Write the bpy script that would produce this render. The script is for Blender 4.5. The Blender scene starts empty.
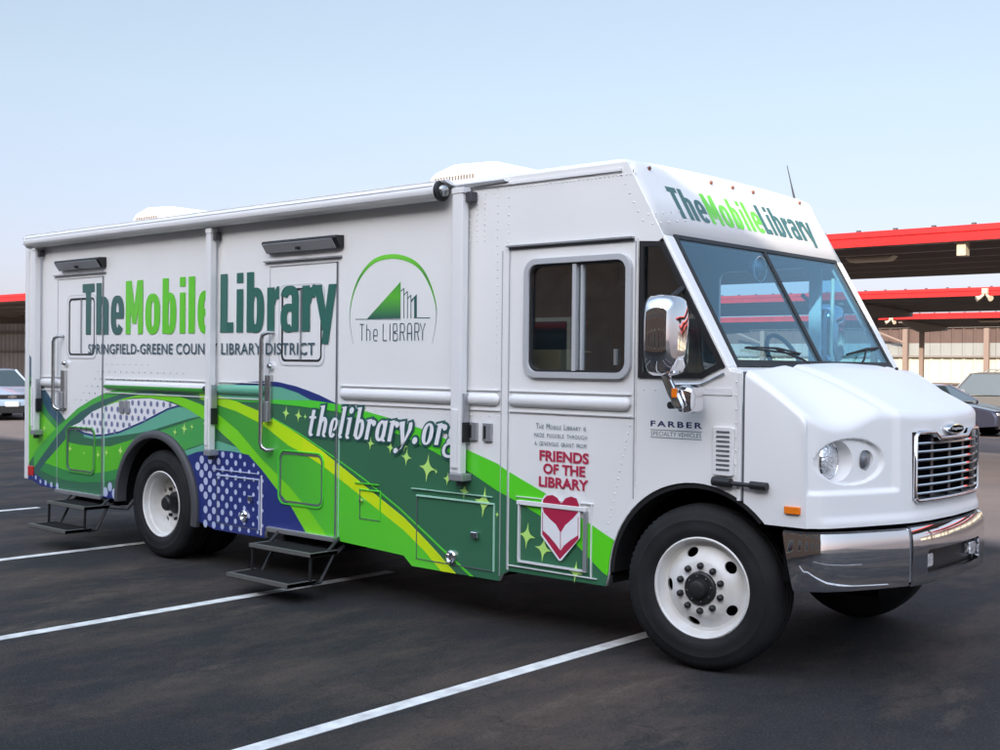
import bpy, bmesh, math, random
from mathutils import Vector, Matrix, noise
random.seed(4)
PI = math.pi
S = bpy.context.scene
COL = S.collection

# ------------------------------------------------------------------ camera
CAM = (3.7688, -6.0292, 1.8304); YAW, PITCH, ROLL = -0.72436, -0.009624, 0.010649
f = Vector((math.sin(YAW)*math.cos(PITCH), math.cos(YAW)*math.cos(PITCH), math.sin(PITCH)))
r = Vector((math.cos(YAW), -math.sin(YAW), 0)); u = r.cross(f)
r2 = r*math.cos(ROLL) + u*math.sin(ROLL); u2 = -r*math.sin(ROLL) + u*math.cos(ROLL)
cd = bpy.data.cameras.new('camera'); cam = bpy.data.objects.new('camera', cd); COL.objects.link(cam)
cam.matrix_world = Matrix(((r2.x, u2.x, -f.x, CAM[0]), (r2.y, u2.y, -f.y, CAM[1]), (r2.z, u2.z, -f.z, CAM[2]), (0, 0, 0, 1)))
cd.sensor_width = 36; cd.lens = 1177.13*36/1000; cd.clip_end = 4000; cd.clip_start = 0.1
S.camera = cam

# ------------------------------------------------------------------ light
SUN = Vector((0.30, -0.86, 0.41)).normalized()      # direction towards the sun
elev = math.asin(SUN.z); az = math.atan2(SUN.x, SUN.y)
w = bpy.data.worlds.new('World'); S.world = w; w.use_nodes = True
nt = w.node_tree; nt.nodes.clear()
sky = nt.nodes.new('ShaderNodeTexSky'); sky.sky_type = 'NISHITA'; sky.sun_disc = False
sky.sun_elevation = elev; sky.sun_rotation = az; sky.air_density = 1.0; sky.dust_density = 1.5; sky.ozone_density = 1.3
bg = nt.nodes.new('ShaderNodeBackground'); bg.inputs[1].default_value = 0.15
wo = nt.nodes.new('ShaderNodeOutputWorld')
gm_ = nt.nodes.new('ShaderNodeGamma'); gm_.inputs[1].default_value = 0.55; nt.links.new(sky.outputs[0], gm_.inputs[0])
# extra upper-sky light added sunward for the truck side, slightly violet haze low down
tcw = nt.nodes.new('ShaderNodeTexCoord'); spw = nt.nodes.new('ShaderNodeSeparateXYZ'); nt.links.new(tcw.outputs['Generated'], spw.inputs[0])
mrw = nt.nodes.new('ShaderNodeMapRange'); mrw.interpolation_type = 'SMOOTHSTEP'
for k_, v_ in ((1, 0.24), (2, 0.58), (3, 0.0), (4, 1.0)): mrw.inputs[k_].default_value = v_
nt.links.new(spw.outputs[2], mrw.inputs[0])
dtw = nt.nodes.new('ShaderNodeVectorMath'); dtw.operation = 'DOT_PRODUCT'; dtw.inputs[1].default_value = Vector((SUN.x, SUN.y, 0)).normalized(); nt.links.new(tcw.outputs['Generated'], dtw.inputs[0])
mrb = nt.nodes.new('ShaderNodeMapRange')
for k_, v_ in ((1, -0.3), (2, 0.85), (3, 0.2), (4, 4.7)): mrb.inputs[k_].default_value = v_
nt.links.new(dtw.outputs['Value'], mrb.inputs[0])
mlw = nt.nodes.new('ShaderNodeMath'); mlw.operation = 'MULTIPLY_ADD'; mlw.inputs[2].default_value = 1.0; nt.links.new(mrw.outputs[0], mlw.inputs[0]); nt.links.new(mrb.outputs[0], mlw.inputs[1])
hzr = nt.nodes.new('ShaderNodeMapRange')
for k_, v_ in ((1, 0.0), (2, 0.22), (3, 1.0), (4, 0.0)): hzr.inputs[k_].default_value = v_
nt.links.new(spw.outputs[2], hzr.inputs[0])
tnt = nt.nodes.new('ShaderNodeMix'); tnt.data_type = 'RGBA'; tnt.blend_type = 'MULTIPLY'; tnt.inputs[7].default_value = (0.85, 0.79, 1.02, 1)
nt.links.new(hzr.outputs[0], tnt.inputs[0]); nt.links.new(gm_.outputs[0], tnt.inputs[6])
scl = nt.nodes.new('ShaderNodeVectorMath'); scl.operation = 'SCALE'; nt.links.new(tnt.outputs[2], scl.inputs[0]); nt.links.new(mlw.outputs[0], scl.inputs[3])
blu = nt.nodes.new('ShaderNodeVectorMath'); blu.operation = 'MULTIPLY'; blu.inputs[1].default_value = (1.01, 1.0, 1.01); nt.links.new(scl.outputs[0], blu.inputs[0])
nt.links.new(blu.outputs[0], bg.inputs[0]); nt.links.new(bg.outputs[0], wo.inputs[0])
sd = bpy.data.lights.new('sun', 'SUN'); so = bpy.data.objects.new('sun', sd); COL.objects.link(so)
sd.energy = 3.2; sd.angle = math.radians(0.5); sd.color = (1, 0.90, 0.78)
so.rotation_euler = SUN.to_track_quat('Z', 'Y').to_euler(); so.location = (0, -20, 20)
S.view_settings.view_transform = 'Standard'; S.view_settings.look = 'None'
S.view_settings.exposure = 1.33; S.view_settings.gamma = 1

# ------------------------------------------------------------------ materials
MATS = {}
def mat(name, col, rough=0.5, metal=0.0, coat=0.0, var=0.0, vscale=6, bump=0.0, bscale=40, emis=0, spec=0.5, dirt=None):
    m = bpy.data.materials.new(name); m.use_nodes = True; MATS[name] = m
    n = m.node_tree; b = n.nodes['Principled BSDF']
    b.inputs['Base Color'].default_value = (*col, 1); b.inputs['Roughness'].default_value = rough
    b.inputs['Metallic'].default_value = metal; b.inputs['Coat Weight'].default_value = coat
    b.inputs['Coat Roughness'].default_value = 0.06; b.inputs['Specular IOR Level'].default_value = spec
    tc = n.nodes.new('ShaderNodeTexCoord')
    if var or dirt:
        nz = n.nodes.new('ShaderNodeTexNoise'); nz.inputs['Scale'].default_value = vscale; nz.inputs['Detail'].default_value = 6
        n.links.new(tc.outputs['Object'], nz.inputs['Vector'])
        mx = n.nodes.new('ShaderNodeMix'); mx.data_type = 'RGBA'
        mr = n.nodes.new('ShaderNodeMapRange'); mr.inputs[1].default_value = 0.35; mr.inputs[2].default_value = 0.7
        n.links.new(nz.outputs[0], mr.inputs[0]); n.links.new(mr.outputs[0], mx.inputs[0])
        mx.inputs[6].default_value = (*col, 1)
        mx.inputs[7].default_value = (*(dirt if dirt else [c*(1-var) for c in col]), 1)
        n.links.new(mx.outputs[2], b.inputs['Base Color'])
    if bump:
        nb = n.nodes.new('ShaderNodeTexNoise'); nb.inputs['Scale'].default_value = bscale; nb.inputs['Detail'].default_value = 3
        n.links.new(tc.outputs['Object'], nb.inputs['Vector'])
        bp = n.nodes.new('ShaderNodeBump'); bp.inputs['Strength'].default_value = bump; bp.inputs['Distance'].default_value = 0.02
        n.links.new(nb.outputs[0], bp.inputs['Height']); n.links.new(bp.outputs[0], b.inputs['Normal'])
    return m
def ramp_mat(name, axis, a, b_, stops, rough=0.3, coat=0.3):
    m = mat(name, (0.5, 0.5, 0.5), rough, coat=coat); n = m.node_tree
    g = n.nodes.new('ShaderNodeNewGeometry'); s = n.nodes.new('ShaderNodeSeparateXYZ'); n.links.new(g.outputs['Position'], s.inputs[0])
    mr = n.nodes.new('ShaderNodeMapRange'); mr.inputs[1].default_value = a; mr.inputs[2].default_value = b_
    n.links.new(s.outputs[axis], mr.inputs[0]); cr = n.nodes.new('ShaderNodeValToRGB')
    e = cr.color_ramp.elements
    e[0].position, e[0].color = stops[0][0], (*stops[0][1], 1); e[1].position, e[1].color = stops[-1][0], (*stops[-1][1], 1)
    for p, c in stops[1:-1]: x = e.new(p); x.color = (*c, 1)
    n.links.new(mr.outputs[0], cr.inputs[0]); n.links.new(cr.outputs[0], n.nodes['Principled BSDF'].inputs['Base Color'])
    return m
def px(rr, g, b, k=1.2):      # vinyl colours read off a sample card
    return tuple(min(0.9, k*((c/255+0.055)/1.055)**2.4 if c > 10 else 0.003) for c in (rr, g, b))
mat('white', (0.80, 0.80, 0.79), 0.32, coat=0.35, var=0.05, vscale=1.3, bump=0.05, bscale=1.6)
mat('white_plain', (0.74, 0.74, 0.74), 0.35, coat=0.2)
mat('white_rim', (0.74, 0.74, 0.73), 0.4, dirt=(0.60, 0.57, 0.52), vscale=5)
mat('aluminium', (0.62, 0.62, 0.62), 0.32, 0.85)
mat('alu_grey', (0.40, 0.41, 0.43), 0.4, 0.6)
mat('chrome', (0.80, 0.80, 0.82), 0.05, 1.0)
mat('chrome_bumper', (0.80, 0.80, 0.82), 0.035, 1.0, bump=0.015, bscale=3)
mat('steel', (0.5, 0.5, 0.5), 0.25, 0.9)
mat('rubber', (0.011, 0.011, 0.012), 0.7, spec=0.25, var=-1.0, vscale=4, bump=0.1, bscale=60)
mat('rubber_flare', (0.06, 0.06, 0.065), 0.6)
mat('black', (0.012, 0.012, 0.013), 0.5)
mat('black_gloss', (0.010, 0.012, 0.018), 0.22, spec=0.6)
mat('under', (0.007, 0.007, 0.008), 0.95, spec=0.1)
mat('dark_grey', (0.05, 0.05, 0.055), 0.6)
mat('seam', (0.10, 0.11, 0.12), 0.6)
mat('seam_soft', (0.42, 0.43, 0.45), 0.6)
mat('step_dark', (0.015, 0.015, 0.015), 0.9, spec=0.15, var=0.4, vscale=30)
mat('step_edge', (0.11, 0.108, 0.10), 0.55)
mat('amber', (0.85, 0.20, 0.01), 0.25, coat=0.6)
mat('amber_dark', (0.30, 0.08, 0.01), 0.25, coat=0.6)
mat('red_lens', (0.55, 0.02, 0.02), 0.25, coat=0.6)
mat('marker_brown', (0.16, 0.06, 0.04), 0.3)
mat('lamp_lens', (0.75, 0.77, 0.8), 0.12, 0.7, bump=0.6, bscale=60)
mat('lens_grey', (0.10, 0.11, 0.13), 0.2, coat=0.8)
mat('interior', (0.10, 0.10, 0.105), 0.8)
mat('interior_light', (0.42, 0.43, 0.43), 0.7)
mat('dash', (0.16, 0.17, 0.18), 0.7)
mat('seat_black', (0.02, 0.02, 0.022), 0.7)
mat('wood_tan', (0.45, 0.33, 0.19), 0.6, var=0.3, vscale=3)
mat('cream_bar', (0.7, 0.66, 0.5), 0.5)
# vinyl wrap
V = dict(coat=0.3)
mat('g_dark', px(50, 100, 72), 0.35, var=0.08, vscale=2, **V)
mat('slate', px(50, 82, 100), 0.35, **V); mat('slate2', px(50, 88, 84), 0.35, **V)
mat('g_deep', px(48, 128, 66), 0.35, **V); mat('g_mid', px(66, 158, 62), 0.35, **V)
mat('g_mid2', px(66, 150, 76), 0.35, **V); mat('g_lime2', px(112, 196, 30), 0.35, **V)
mat('teal', px(92, 160, 134), 0.35, **V); mat('navy', px(34, 46, 108), 0.35, **V)
mat('white_v', (0.8, 0.8, 0.82), 0.35, **V); mat('dot_grey', px(112, 118, 148), 0.35, **V); mat('dot_light', px(172, 180, 204), 0.35, **V)
mat('star', px(172, 214, 112), 0.35, **V); mat('g_yellow2', px(190, 214, 16), 0.35, **V)
mat('t_slate', px(42, 86, 82), 0.35, **V); mat('t_teal', px(44, 94, 84), 0.35, **V); mat('t_green', px(92, 184, 44), 0.35, **V)
mat('t_grey', px(62, 82, 92), 0.4); mat('t_dark', px(44, 46, 62), 0.4); mat('t_red', px(162, 40, 68), 0.4, **V); mat('heart_red', px(160, 34, 66), 0.35, **V)
mat('t_navy', px(40, 48, 84), 0.4)
ramp_mat('g_bright', 0, -5.0, -0.6, [(0, px(70, 178, 74)), (0.3, px(74, 190, 52)), (1, px(84, 196, 30))])
ramp_mat('g_lime', 2, 0.7, 1.7, [(0, px(88, 180, 36)), (0.6, px(104, 186, 40)), (1, px(70, 160, 50))])
ramp_mat('g_limegrad', 0, -8.2, -4.9, [(0, px(84, 182, 30)), (0.5, px(82, 172, 38)), (0.75, px(66, 152, 56)), (1, px(72, 150, 86))])
ramp_mat('g_field', 0, -5.0, -2.3, [(0, px(60, 140, 58)), (0.35, px(66, 156, 54)), (0.65, px(80, 184, 44)), (1, px(86, 192, 46))])
ramp_mat('g_yellow1', 0, -5.2, -3.7, [(0, px(110, 180, 50)), (0.3, px(150, 206, 26)), (1, px(176, 214, 18))])
ramp_mat('logo_grad', 2, 2.10, 2.62, [(0, px(48, 84, 84)), (0.12, px(50, 90, 80)), (0.42, px(84, 166, 54)), (0.7, px(70, 140, 60)), (1, px(108, 194, 60))])
def glass_mat(name, tint, gl, rough=0.0, gcol=(0.9, 0.95, 1)):
    m = bpy.data.materials.new(name); m.use_nodes = True; MATS[name] = m; n = m.node_tree; n.nodes.clear()
    o = n.nodes.new('ShaderNodeOutputMaterial'); t = n.nodes.new('ShaderNodeBsdfTransparent'); t.inputs[0].default_value = (*tint, 1)
    g = n.nodes.new('ShaderNodeBsdfGlossy'); g.inputs['Roughness'].default_value = rough; g.inputs[0].default_value = (*gcol, 1)
    lw = n.nodes.new('ShaderNodeLayerWeight'); lw.inputs[0].default_value = 0.5; fr = n.nodes.new('ShaderNodeMath'); fr.operation = 'POWER'; fr.inputs[1].default_value = 4; n.links.new(lw.outputs['Facing'], fr.inputs[0])
    ad = n.nodes.new('ShaderNodeMath'); ad.operation = 'ADD'; ad.inputs[1].default_value = gl
    mx = n.nodes.new('ShaderNodeMixShader'); n.links.new(fr.outputs[0], ad.inputs[0]); n.links.new(ad.outputs[0], mx.inputs[0])
    n.links.new(t.outputs[0], mx.inputs[1]); n.links.new(g.outputs[0], mx.inputs[2]); n.links.new(mx.outputs[0], o.inputs[0])
    return m
glass_mat('windshield', (0.66, 0.86, 0.95), 0.055, gcol=(0.75, 0.92, 1))
glass_mat('side_glass', (0.8, 0.84, 0.84), 0.20, gcol=(1, 1, 1))
mat('car_glass', (0.025, 0.04, 0.045), 0.04, spec=0.9)
mat('mirror_glass', (0.35, 0.5, 0.55), 0.03, 1.0)
# carports and wall
mat('red_paint', (0.48, 0.016, 0.016), 0.4, var=0.2, vscale=2)
mat('carport_under', (0.34, 0.29, 0.25), 0.8, var=0.3, vscale=1.5)
mat('carport_beam', (0.17, 0.145, 0.125), 0.8)
mat('post_brown', (0.10, 0.075, 0.06), 0.7)
mat('post_tan', (0.20, 0.14, 0.11), 0.7)
mat('cream', (0.78, 0.70, 0.52), 0.7)
mat('lamp_cream', (0.45, 0.38, 0.27), 0.6)
mat('brick', (0.30, 0.19, 0.13), 0.9, var=0.3, vscale=3)
mat('panel_cream', (0.50, 0.45, 0.34), 0.7, var=0.1, vscale=0.7)
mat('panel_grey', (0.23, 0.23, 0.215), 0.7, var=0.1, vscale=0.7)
mat('panel_brown', (0.10, 0.062, 0.05), 0.8, var=0.2, vscale=1)
mat('panel_dull', (0.34, 0.33, 0.33), 0.7, var=0.12, vscale=0.7)
mat('line_paint', (0.84, 0.84, 0.81), 0.7, dirt=(0.55, 0.54, 0.52), vscale=9)
mat('line_thin', (0.45, 0.45, 0.45), 0.7, dirt=(0.2, 0.2, 0.2), vscale=5)

# asphalt
m = bpy.data.materials.new('asphalt'); m.use_nodes = True; MATS['asphalt'] = m; n = m.node_tree; b = n.nodes['Principled BSDF']
tc = n.nodes.new('ShaderNodeTexCoord')
def nz(scale, det=5, rough=0.6, vec=None):
    q = n.nodes.new('ShaderNodeTexNoise'); q.inputs['Scale'].default_value = scale; q.inputs['Detail'].default_value = det; q.inputs['Roughness'].default_value = rough
    n.links.new(vec if vec else tc.outputs['Object'], q.inputs['Vector']); return q.outputs[0]
def rng(src, a, b_, c=0.0, d=1.0):
    q = n.nodes.new('ShaderNodeMapRange'); q.inputs[1].default_value = a; q.inputs[2].default_value = b_; q.inputs[3].default_value = c; q.inputs[4].default_value = d
    n.links.new(src, q.inputs[0]); return q.outputs[0]
def mixc(fac, a, b_):
    q = n.nodes.new('ShaderNodeMix'); q.data_type = 'RGBA'
    n.links.new(fac, q.inputs[0])
    for k, x in ((6, a), (7, b_)):
        if isinstance(x, tuple): q.inputs[k].default_value = (*x, 1)
        else: n.links.new(x, q.inputs[k])
    return q.outputs[2]
mp = n.nodes.new('ShaderNodeMapping'); mp.inputs['Scale'].default_value = (1.0, 0.45, 1); mp.inputs['Rotation'].default_value = (0, 0, 0.5)
n.links.new(tc.outputs['Object'], mp.inputs[0])
c1 = mixc(rng(nz(0.5, 6), 0.38, 0.66), (0.028, 0.029, 0.031), (0.042, 0.040, 0.040))
c2 = mixc(rng(nz(0.55, 12, 0.74, mp.outputs[0]), 0.46, 0.62, 0, 0.9), c1, (0.105, 0.078, 0.062))
c2 = mixc(rng(nz(0.9, 12, 0.76, mp.outputs[0]), 0.56, 0.70, 0, 0.75), c2, (0.17, 0.130, 0.100))
c3 = mixc(rng(nz(2.2, 10, 0.78), 0.50, 0.75, 0, 0.7), c2, (0.017, 0.017, 0.018))
c4 = mixc(rng(nz(75, 3, 0.75), 0.56, 0.72, 0, 0.7), c3, (0.16, 0.15, 0.14))
c4 = mixc(rng(nz(48, 3, 0.75), 0.32, 0.45, 0.8, 0), c4, (0.016, 0.016, 0.017))
# hairline cracks
vo = n.nodes.new('ShaderNodeTexVoronoi'); vo.feature = 'DISTANCE_TO_EDGE'; vo.inputs['Scale'].default_value = 0.32
wv = n.nodes.new('ShaderNodeVectorMath'); wv.operation = 'ADD'
nzc = n.nodes.new('ShaderNodeTexNoise'); nzc.inputs['Scale'].default_value = 1.2; nzc.inputs['Detail'].default_value = 6
n.links.new(tc.outputs['Object'], nzc.inputs['Vector']); n.links.new(tc.outputs['Object'], wv.inputs[0]); n.links.new(nzc.outputs[1], wv.inputs[1]); n.links.new(wv.outputs[0], vo.inputs['Vector'])
c5 = mixc(rng(vo.outputs[0], 0.0006, 0.0022, 0.4, 0), c4, (0.015, 0.015, 0.015))
# sunlit lane beyond the shadow edge, painted as lighter, browner asphalt
sp = n.nodes.new('ShaderNodeSeparateXYZ'); n.links.new(tc.outputs['Object'], sp.inputs[0])
c6 = mixc(rng(sp.outputs[1], 6.3, 6.8, 0, 0.85), c5, mixc(rng(nz(0.3), 0.4, 0.6), (0.17, 0.14, 0.13), (0.14, 0.118, 0.112)))
n.links.new(c6, b.inputs['Base Color']); b.inputs['Specular IOR Level'].default_value = 0.12
n.links.new(rng(nz(1.0), 0.3, 0.7, 0.62, 0.85), b.inputs['Roughness'])
bp = n.nodes.new('ShaderNodeBump'); bp.inputs['Strength'].default_value = 0.8; bp.inputs['Distance'].default_value = 0.01
n.links.new(nz(70, 4, 0.75), bp.inputs['Height']); n.links.new(bp.outputs[0], b.inputs['Normal'])

# corrugated shade for panels: real ribs are modelled; see wall builder

# ------------------------------------------------------------------ helpers
def link(name, me, parent=None, smooth=None, bevel=0, seg=2, world=True):
    o = bpy.data.objects.new(name, me); COL.objects.link(o)
    if parent:
        o.parent = parent
        if world:
            off = Vector((0, 0, 0)); q = parent
            while q: off += q.location; q = q.parent
            o.location = -off
    if smooth is not None:
        for p in me.polygons: p.use_smooth = True
        me.set_sharp_from_angle(angle=math.radians(smooth))
    if bevel:
        bm_ = o.modifiers.new('bevel', 'BEVEL'); bm_.width = bevel; bm_.segments = seg; bm_.limit_method = 'ANGLE'; bm_.angle_limit = math.radians(40)
    return o
class MB:
    def __init__(s): s.v = []; s.f = []; s.mi = []; s.mats = []; s.cur = 0
    def m(s, name):
        if name not in s.mats: s.mats.append(name)
        s.cur = s.mats.index(name); return s
    def face(s, idx): s.f.append(tuple(idx)); s.mi.append(s.cur)
    def box(s, a, b):
        x0, x1 = sorted((a[0], b[0])); y0, y1 = sorted((a[1], b[1])); z0, z1 = sorted((a[2], b[2]))
        k = len(s.v); s.v += [(x, y, z) for z in (z0, z1) for y in (y0, y1) for x in (x0, x1)]
        for q in ((0, 2, 3, 1), (4, 5, 7, 6), (0, 1, 5, 4), (2, 6, 7, 3), (0, 4, 6, 2), (1, 3, 7, 5)): s.face([k+i for i in q])
        return s
    def prism(s, pts, axis, a, b):       # polygon (2 other axes) extruded along axis
        k = len(s.v); n_ = len(pts)
        for t in (a, b):
            for p in pts:
                q = list(p); q.insert(axis, t); s.v.append(tuple(q))
        s.face([k+i for i in range(n_)]); s.face([k+n_+i for i in reversed(range(n_))])
        for i in range(n_): j = (i+1) % n_; s.face((k+i, k+n_+i, k+n_+j, k+j))
        return s
    def tube(s, pts, rad, seg=10, cap=True):
        pts = [Vector(p) for p in pts]; k = len(s.v); N = len(pts)
        up = None
        for i, p in enumerate(pts):
            d = (pts[min(i+1, N-1)]-pts[max(i-1, 0)]).normalized()
            if up is None:
                up = Vector((0, 0, 1)) if abs(d.z) < 0.9 else Vector((1, 0, 0))
            a = d.cross(up).normalized(); b_ = a.cross(d).normalized(); up = b_
            rr = rad[i] if isinstance(rad, (list, tuple)) else rad
            for j in range(seg): t = 2*PI*j/seg; s.v.append(tuple(p+a*rr*math.cos(t)+b_*rr*math.sin(t)))
        for i in range(N-1):
            for j in range(seg): j2 = (j+1) % seg; s.face((k+i*seg+j, k+i*seg+j2, k+(i+1)*seg+j2, k+(i+1)*seg+j))
        if cap:
            s.face([k+j for j in reversed(range(seg))]); s.face([k+(N-1)*seg+j for j in range(seg)])
        return s
    def lathe(s, prof, c, axis=1, seg=48, closed=False, mod=None, mats=None):   # prof: (r, t) along axis
        k = len(s.v); N = len(prof)
        for i, (rr, t) in enumerate(prof):
            for j in range(seg):
                q = rr + (mod(i, j) if mod else 0); a = 2*PI*j/seg; p = [q*math.cos(a), q*math.sin(a)]; p.insert(axis, t)
                s.v.append((p[0]+c[0], p[1]+c[1], p[2]+c[2]))
        rng_ = N if closed else N-1
        for i in range(rng_):
            i2 = (i+1) % N
            if mats: s.m(mats[i])
            for j in range(seg): j2 = (j+1) % seg; s.face((k+i*seg+j, k+i*seg+j2, k+i2*seg+j2, k+i2*seg+j))
        if not closed:
            if prof[0][0] > 1e-4: s.face([k+j for j in range(seg)])
            if prof[-1][0] > 1e-4: s.face([k+(N-1)*seg+j for j in range(seg)])
        return s
    def grid(s, rows, wrap=False):
        k = len(s.v); n_ = len(rows[0]); 
        for rw in rows: s.v += [tuple(p) for p in rw]
        for i in range(len(rows)-1):
            for j in range(n_ if wrap else n_-1):
                j2 = (j+1) % n_; s.face((k+i*n_+j, k+i*n_+j2, k+(i+1)*n_+j2, k+(i+1)*n_+j))
        return s
    def ball(s, c, rad, seg=10, squash=(1, 1, 1)):
        prof = [(max(1e-5, math.sin(PI*i/6)), -math.cos(PI*i/6)) for i in range(7)]; k = len(s.v)
        s.lathe(prof, (0, 0, 0), 2, seg)
        for i in range(k, len(s.v)):
            v = s.v[i]; s.v[i] = (c[0]+v[0]*rad*squash[0], c[1]+v[1]*rad*squash[1], c[2]+v[2]*rad*squash[2])
        return s
    def mesh(s, name, recalc=True):
        me = bpy.data.meshes.new(name); me.from_pydata(s.v, [], s.f)
        for q in (s.mats or ['white']): me.materials.append(MATS[q])
        me.polygons.foreach_set('material_index', s.mi)
        if recalc:
            b_ = bmesh.new(); b_.from_mesh(me); bmesh.ops.remove_doubles(b_, verts=b_.verts, dist=1e-6); bmesh.ops.recalc_face_normals(b_, faces=b_.faces); b_.to_mesh(me); b_.free()
        me.update(); return me
    def build(s, name, parent=None, **kw):
        recalc = kw.pop('recalc', True); return link(name, s.mesh(name, recalc), parent, **kw)
def root(name, loc, label, cat, group=None, rz=0):
    o = bpy.data.objects.new(name, None); COL.objects.link(o); o.location = loc; o.rotation_euler.z = rz
    o['label'] = label; o['category'] = cat
    if group: o['group'] = group
    return o
def struct(name, mb, **kw):
    o = mb.build(name, **kw); o['kind'] = 'structure'; return o
def curve_mesh(loops, extrude=0.0):          # filled 2D loops (even-odd) -> mesh in x,z plane; thickness 2*extrude about y=0
    c = bpy.data.curves.new('tmp', 'CURVE'); c.dimensions = '2D'; c.fill_mode = 'BOTH'; c.extrude = extrude
    for lp in loops:
        sp_ = c.splines.new('POLY'); sp_.points.add(len(lp)-1)
        for i, (x, z) in enumerate(lp): sp_.points[i].co = (x, z, 0, 1)
        sp_.use_cyclic_u = True
    o = bpy.data.objects.new('tmp', c); COL.objects.link(o)
    dg = bpy.context.evaluated_depsgraph_get(); me = bpy.data.meshes.new_from_object(o.evaluated_get(dg))
    bpy.data.objects.remove(o); bpy.data.curves.remove(c)
    me.transform(Matrix(((1, 0, 0, 0), (0, 0, -1, 0), (0, 1, 0, 0), (0, 0, 0, 1))))
    return me
def plate(name, loops, y0, y1, material, parent, bevel=0, extra=None):
    me = curve_mesh(loops, abs(y1-y0)/2); me.transform(Matrix.Translation((0, (y0+y1)/2, 0)))
    me.materials.clear(); me.materials.append(MATS[material])
    b_ = bmesh.new(); b_.from_mesh(me); bmesh.ops.remove_doubles(b_, verts=b_.verts, dist=1e-5); bmesh.ops.recalc_face_normals(b_, faces=b_.faces); b_.to_mesh(me); b_.free()
    return link(name, me, parent, bevel=bevel)
def rrect(x0, z0, x1, z1, rad, n_=6):
    out = []
    for cx, cz, a0 in ((x1-rad, z1-rad, 0), (x0+rad, z1-rad, 90), (x0+rad, z0+rad, 180), (x1-rad, z0+rad, 270)):
        for i in range(n_+1): a = math.radians(a0+90*i/n_); out.append((cx+rad*math.cos(a), cz+rad*math.sin(a)))
    return out
def boolean(obj, cutters, op='DIFFERENCE'):
    for c in cutters:
        md = obj.modifiers.new('b', 'BOOLEAN'); md.object = c; md.operation = op; md.solver = 'EXACT'
    dg = bpy.context.evaluated_depsgraph_get(); me = bpy.data.meshes.new_from_object(obj.evaluated_get(dg))
    old = obj.data; obj.modifiers.clear(); obj.data = me
    for c in cutters: bpy.data.objects.remove(c)
def tmpobj(mb):
    return link('cutter', mb.mesh('cutter'))
def text_mesh(s, bold=0.0, spacing=1.0):
    c = bpy.data.curves.new('t', 'FONT'); c.body = s; c.offset = bold; c.space_character = spacing; c.resolution_u = 4; c.fill_mode = 'BOTH'
    o = bpy.data.objects.new('t', c); COL.objects.link(o)
    dg = bpy.context.evaluated_depsgraph_get(); me = bpy.data.meshes.new_from_object(o.evaluated_get(dg)); bpy.data.objects.remove(o); return me
def text_faces(s, x0, x1, z0, z1, bold=0.0, spacing=1.0):      # fit the lettering in a box
    me = text_mesh(s, bold, spacing); xs = [v.co.x for v in me.vertices]; ys = [v.co.y for v in me.vertices]
    a, b_, c, d = min(xs), max(xs), min(ys), max(ys)
    vs = [(x0+(v.co.x-a)/(b_-a)*(x1-x0), z0+(v.co.y-c)/(d-c)*(z1-z0)) for v in me.vertices]
    fs = [tuple(p.vertices) for p in me.polygons]; bpy.data.meshes.remove(me); return vs, fs
def offset_poly(p, d):
    A = sum(p[i][0]*p[(i+1) % len(p)][1]-p[(i+1) % len(p)][0]*p[i][1] for i in range(len(p)))
    if A < 0: p = p[::-1]
    out = []; N = len(p)
    for i in range(N):
        a = Vector(p[i-1]); b_ = Vector(p[i]); c = Vector(p[(i+1) % N]); e1 = (b_-a); e2 = (c-b_)
        if e1.length < 1e-7 or e2.length < 1e-7: out.append(tuple(b_)); continue
        e1.normalize(); e2.normalize(); n1 = Vector((e1.y, -e1.x)); n2 = Vector((e2.y, -e2.x)); q = n1+n2
        if q.length < 0.3: q = n1
        q.normalize(); k = 1/max(0.6, q.dot(n1)); out.append(tuple(b_+q*d*k))
    return out
class Decal:          # flat vinyl shapes, each a little prouder than the one before
    def __init__(s, mapf, step=0.00045, y0=0.0006): s.mb = MB(); s.map = mapf; s.t = y0; s.step = step
    def poly(s, pts, m_, lift=True):
        s.mb.m(m_); k = len(s.mb.v); s.mb.v += [tuple(s.map(a, b_, s.t)) for a, b_ in pts]; s.mb.face([k+i for i in range(len(pts))])
        if lift: s.t += s.step
    def quads(s, A, B, m_):
        s.mb.m(m_); k = len(s.mb.v); s.mb.v += [tuple(s.map(a, b_, s.t)) for a, b_ in A+B]; N = len(A)
        for i in range(N-1): s.mb.face((k+i, k+i+1, k+N+i+1, k+N+i))
        s.t += s.step
    def text(s, st, x0, x1, z0, z1, m_, bold=0.0, spacing=1.0):
        vs, fs = text_faces(st, x0, x1, z0, z1, bold, spacing); s.mb.m(m_); k = len(s.mb.v); s.mb.v += [tuple(s.map(a, b_, s.t)) for a, b_ in vs]
        for q in fs: s.mb.face([k+i for i in q])
        s.t += s.step
    def build(s, name, parent): return s.mb.build(name, parent, recalc=False)
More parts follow.
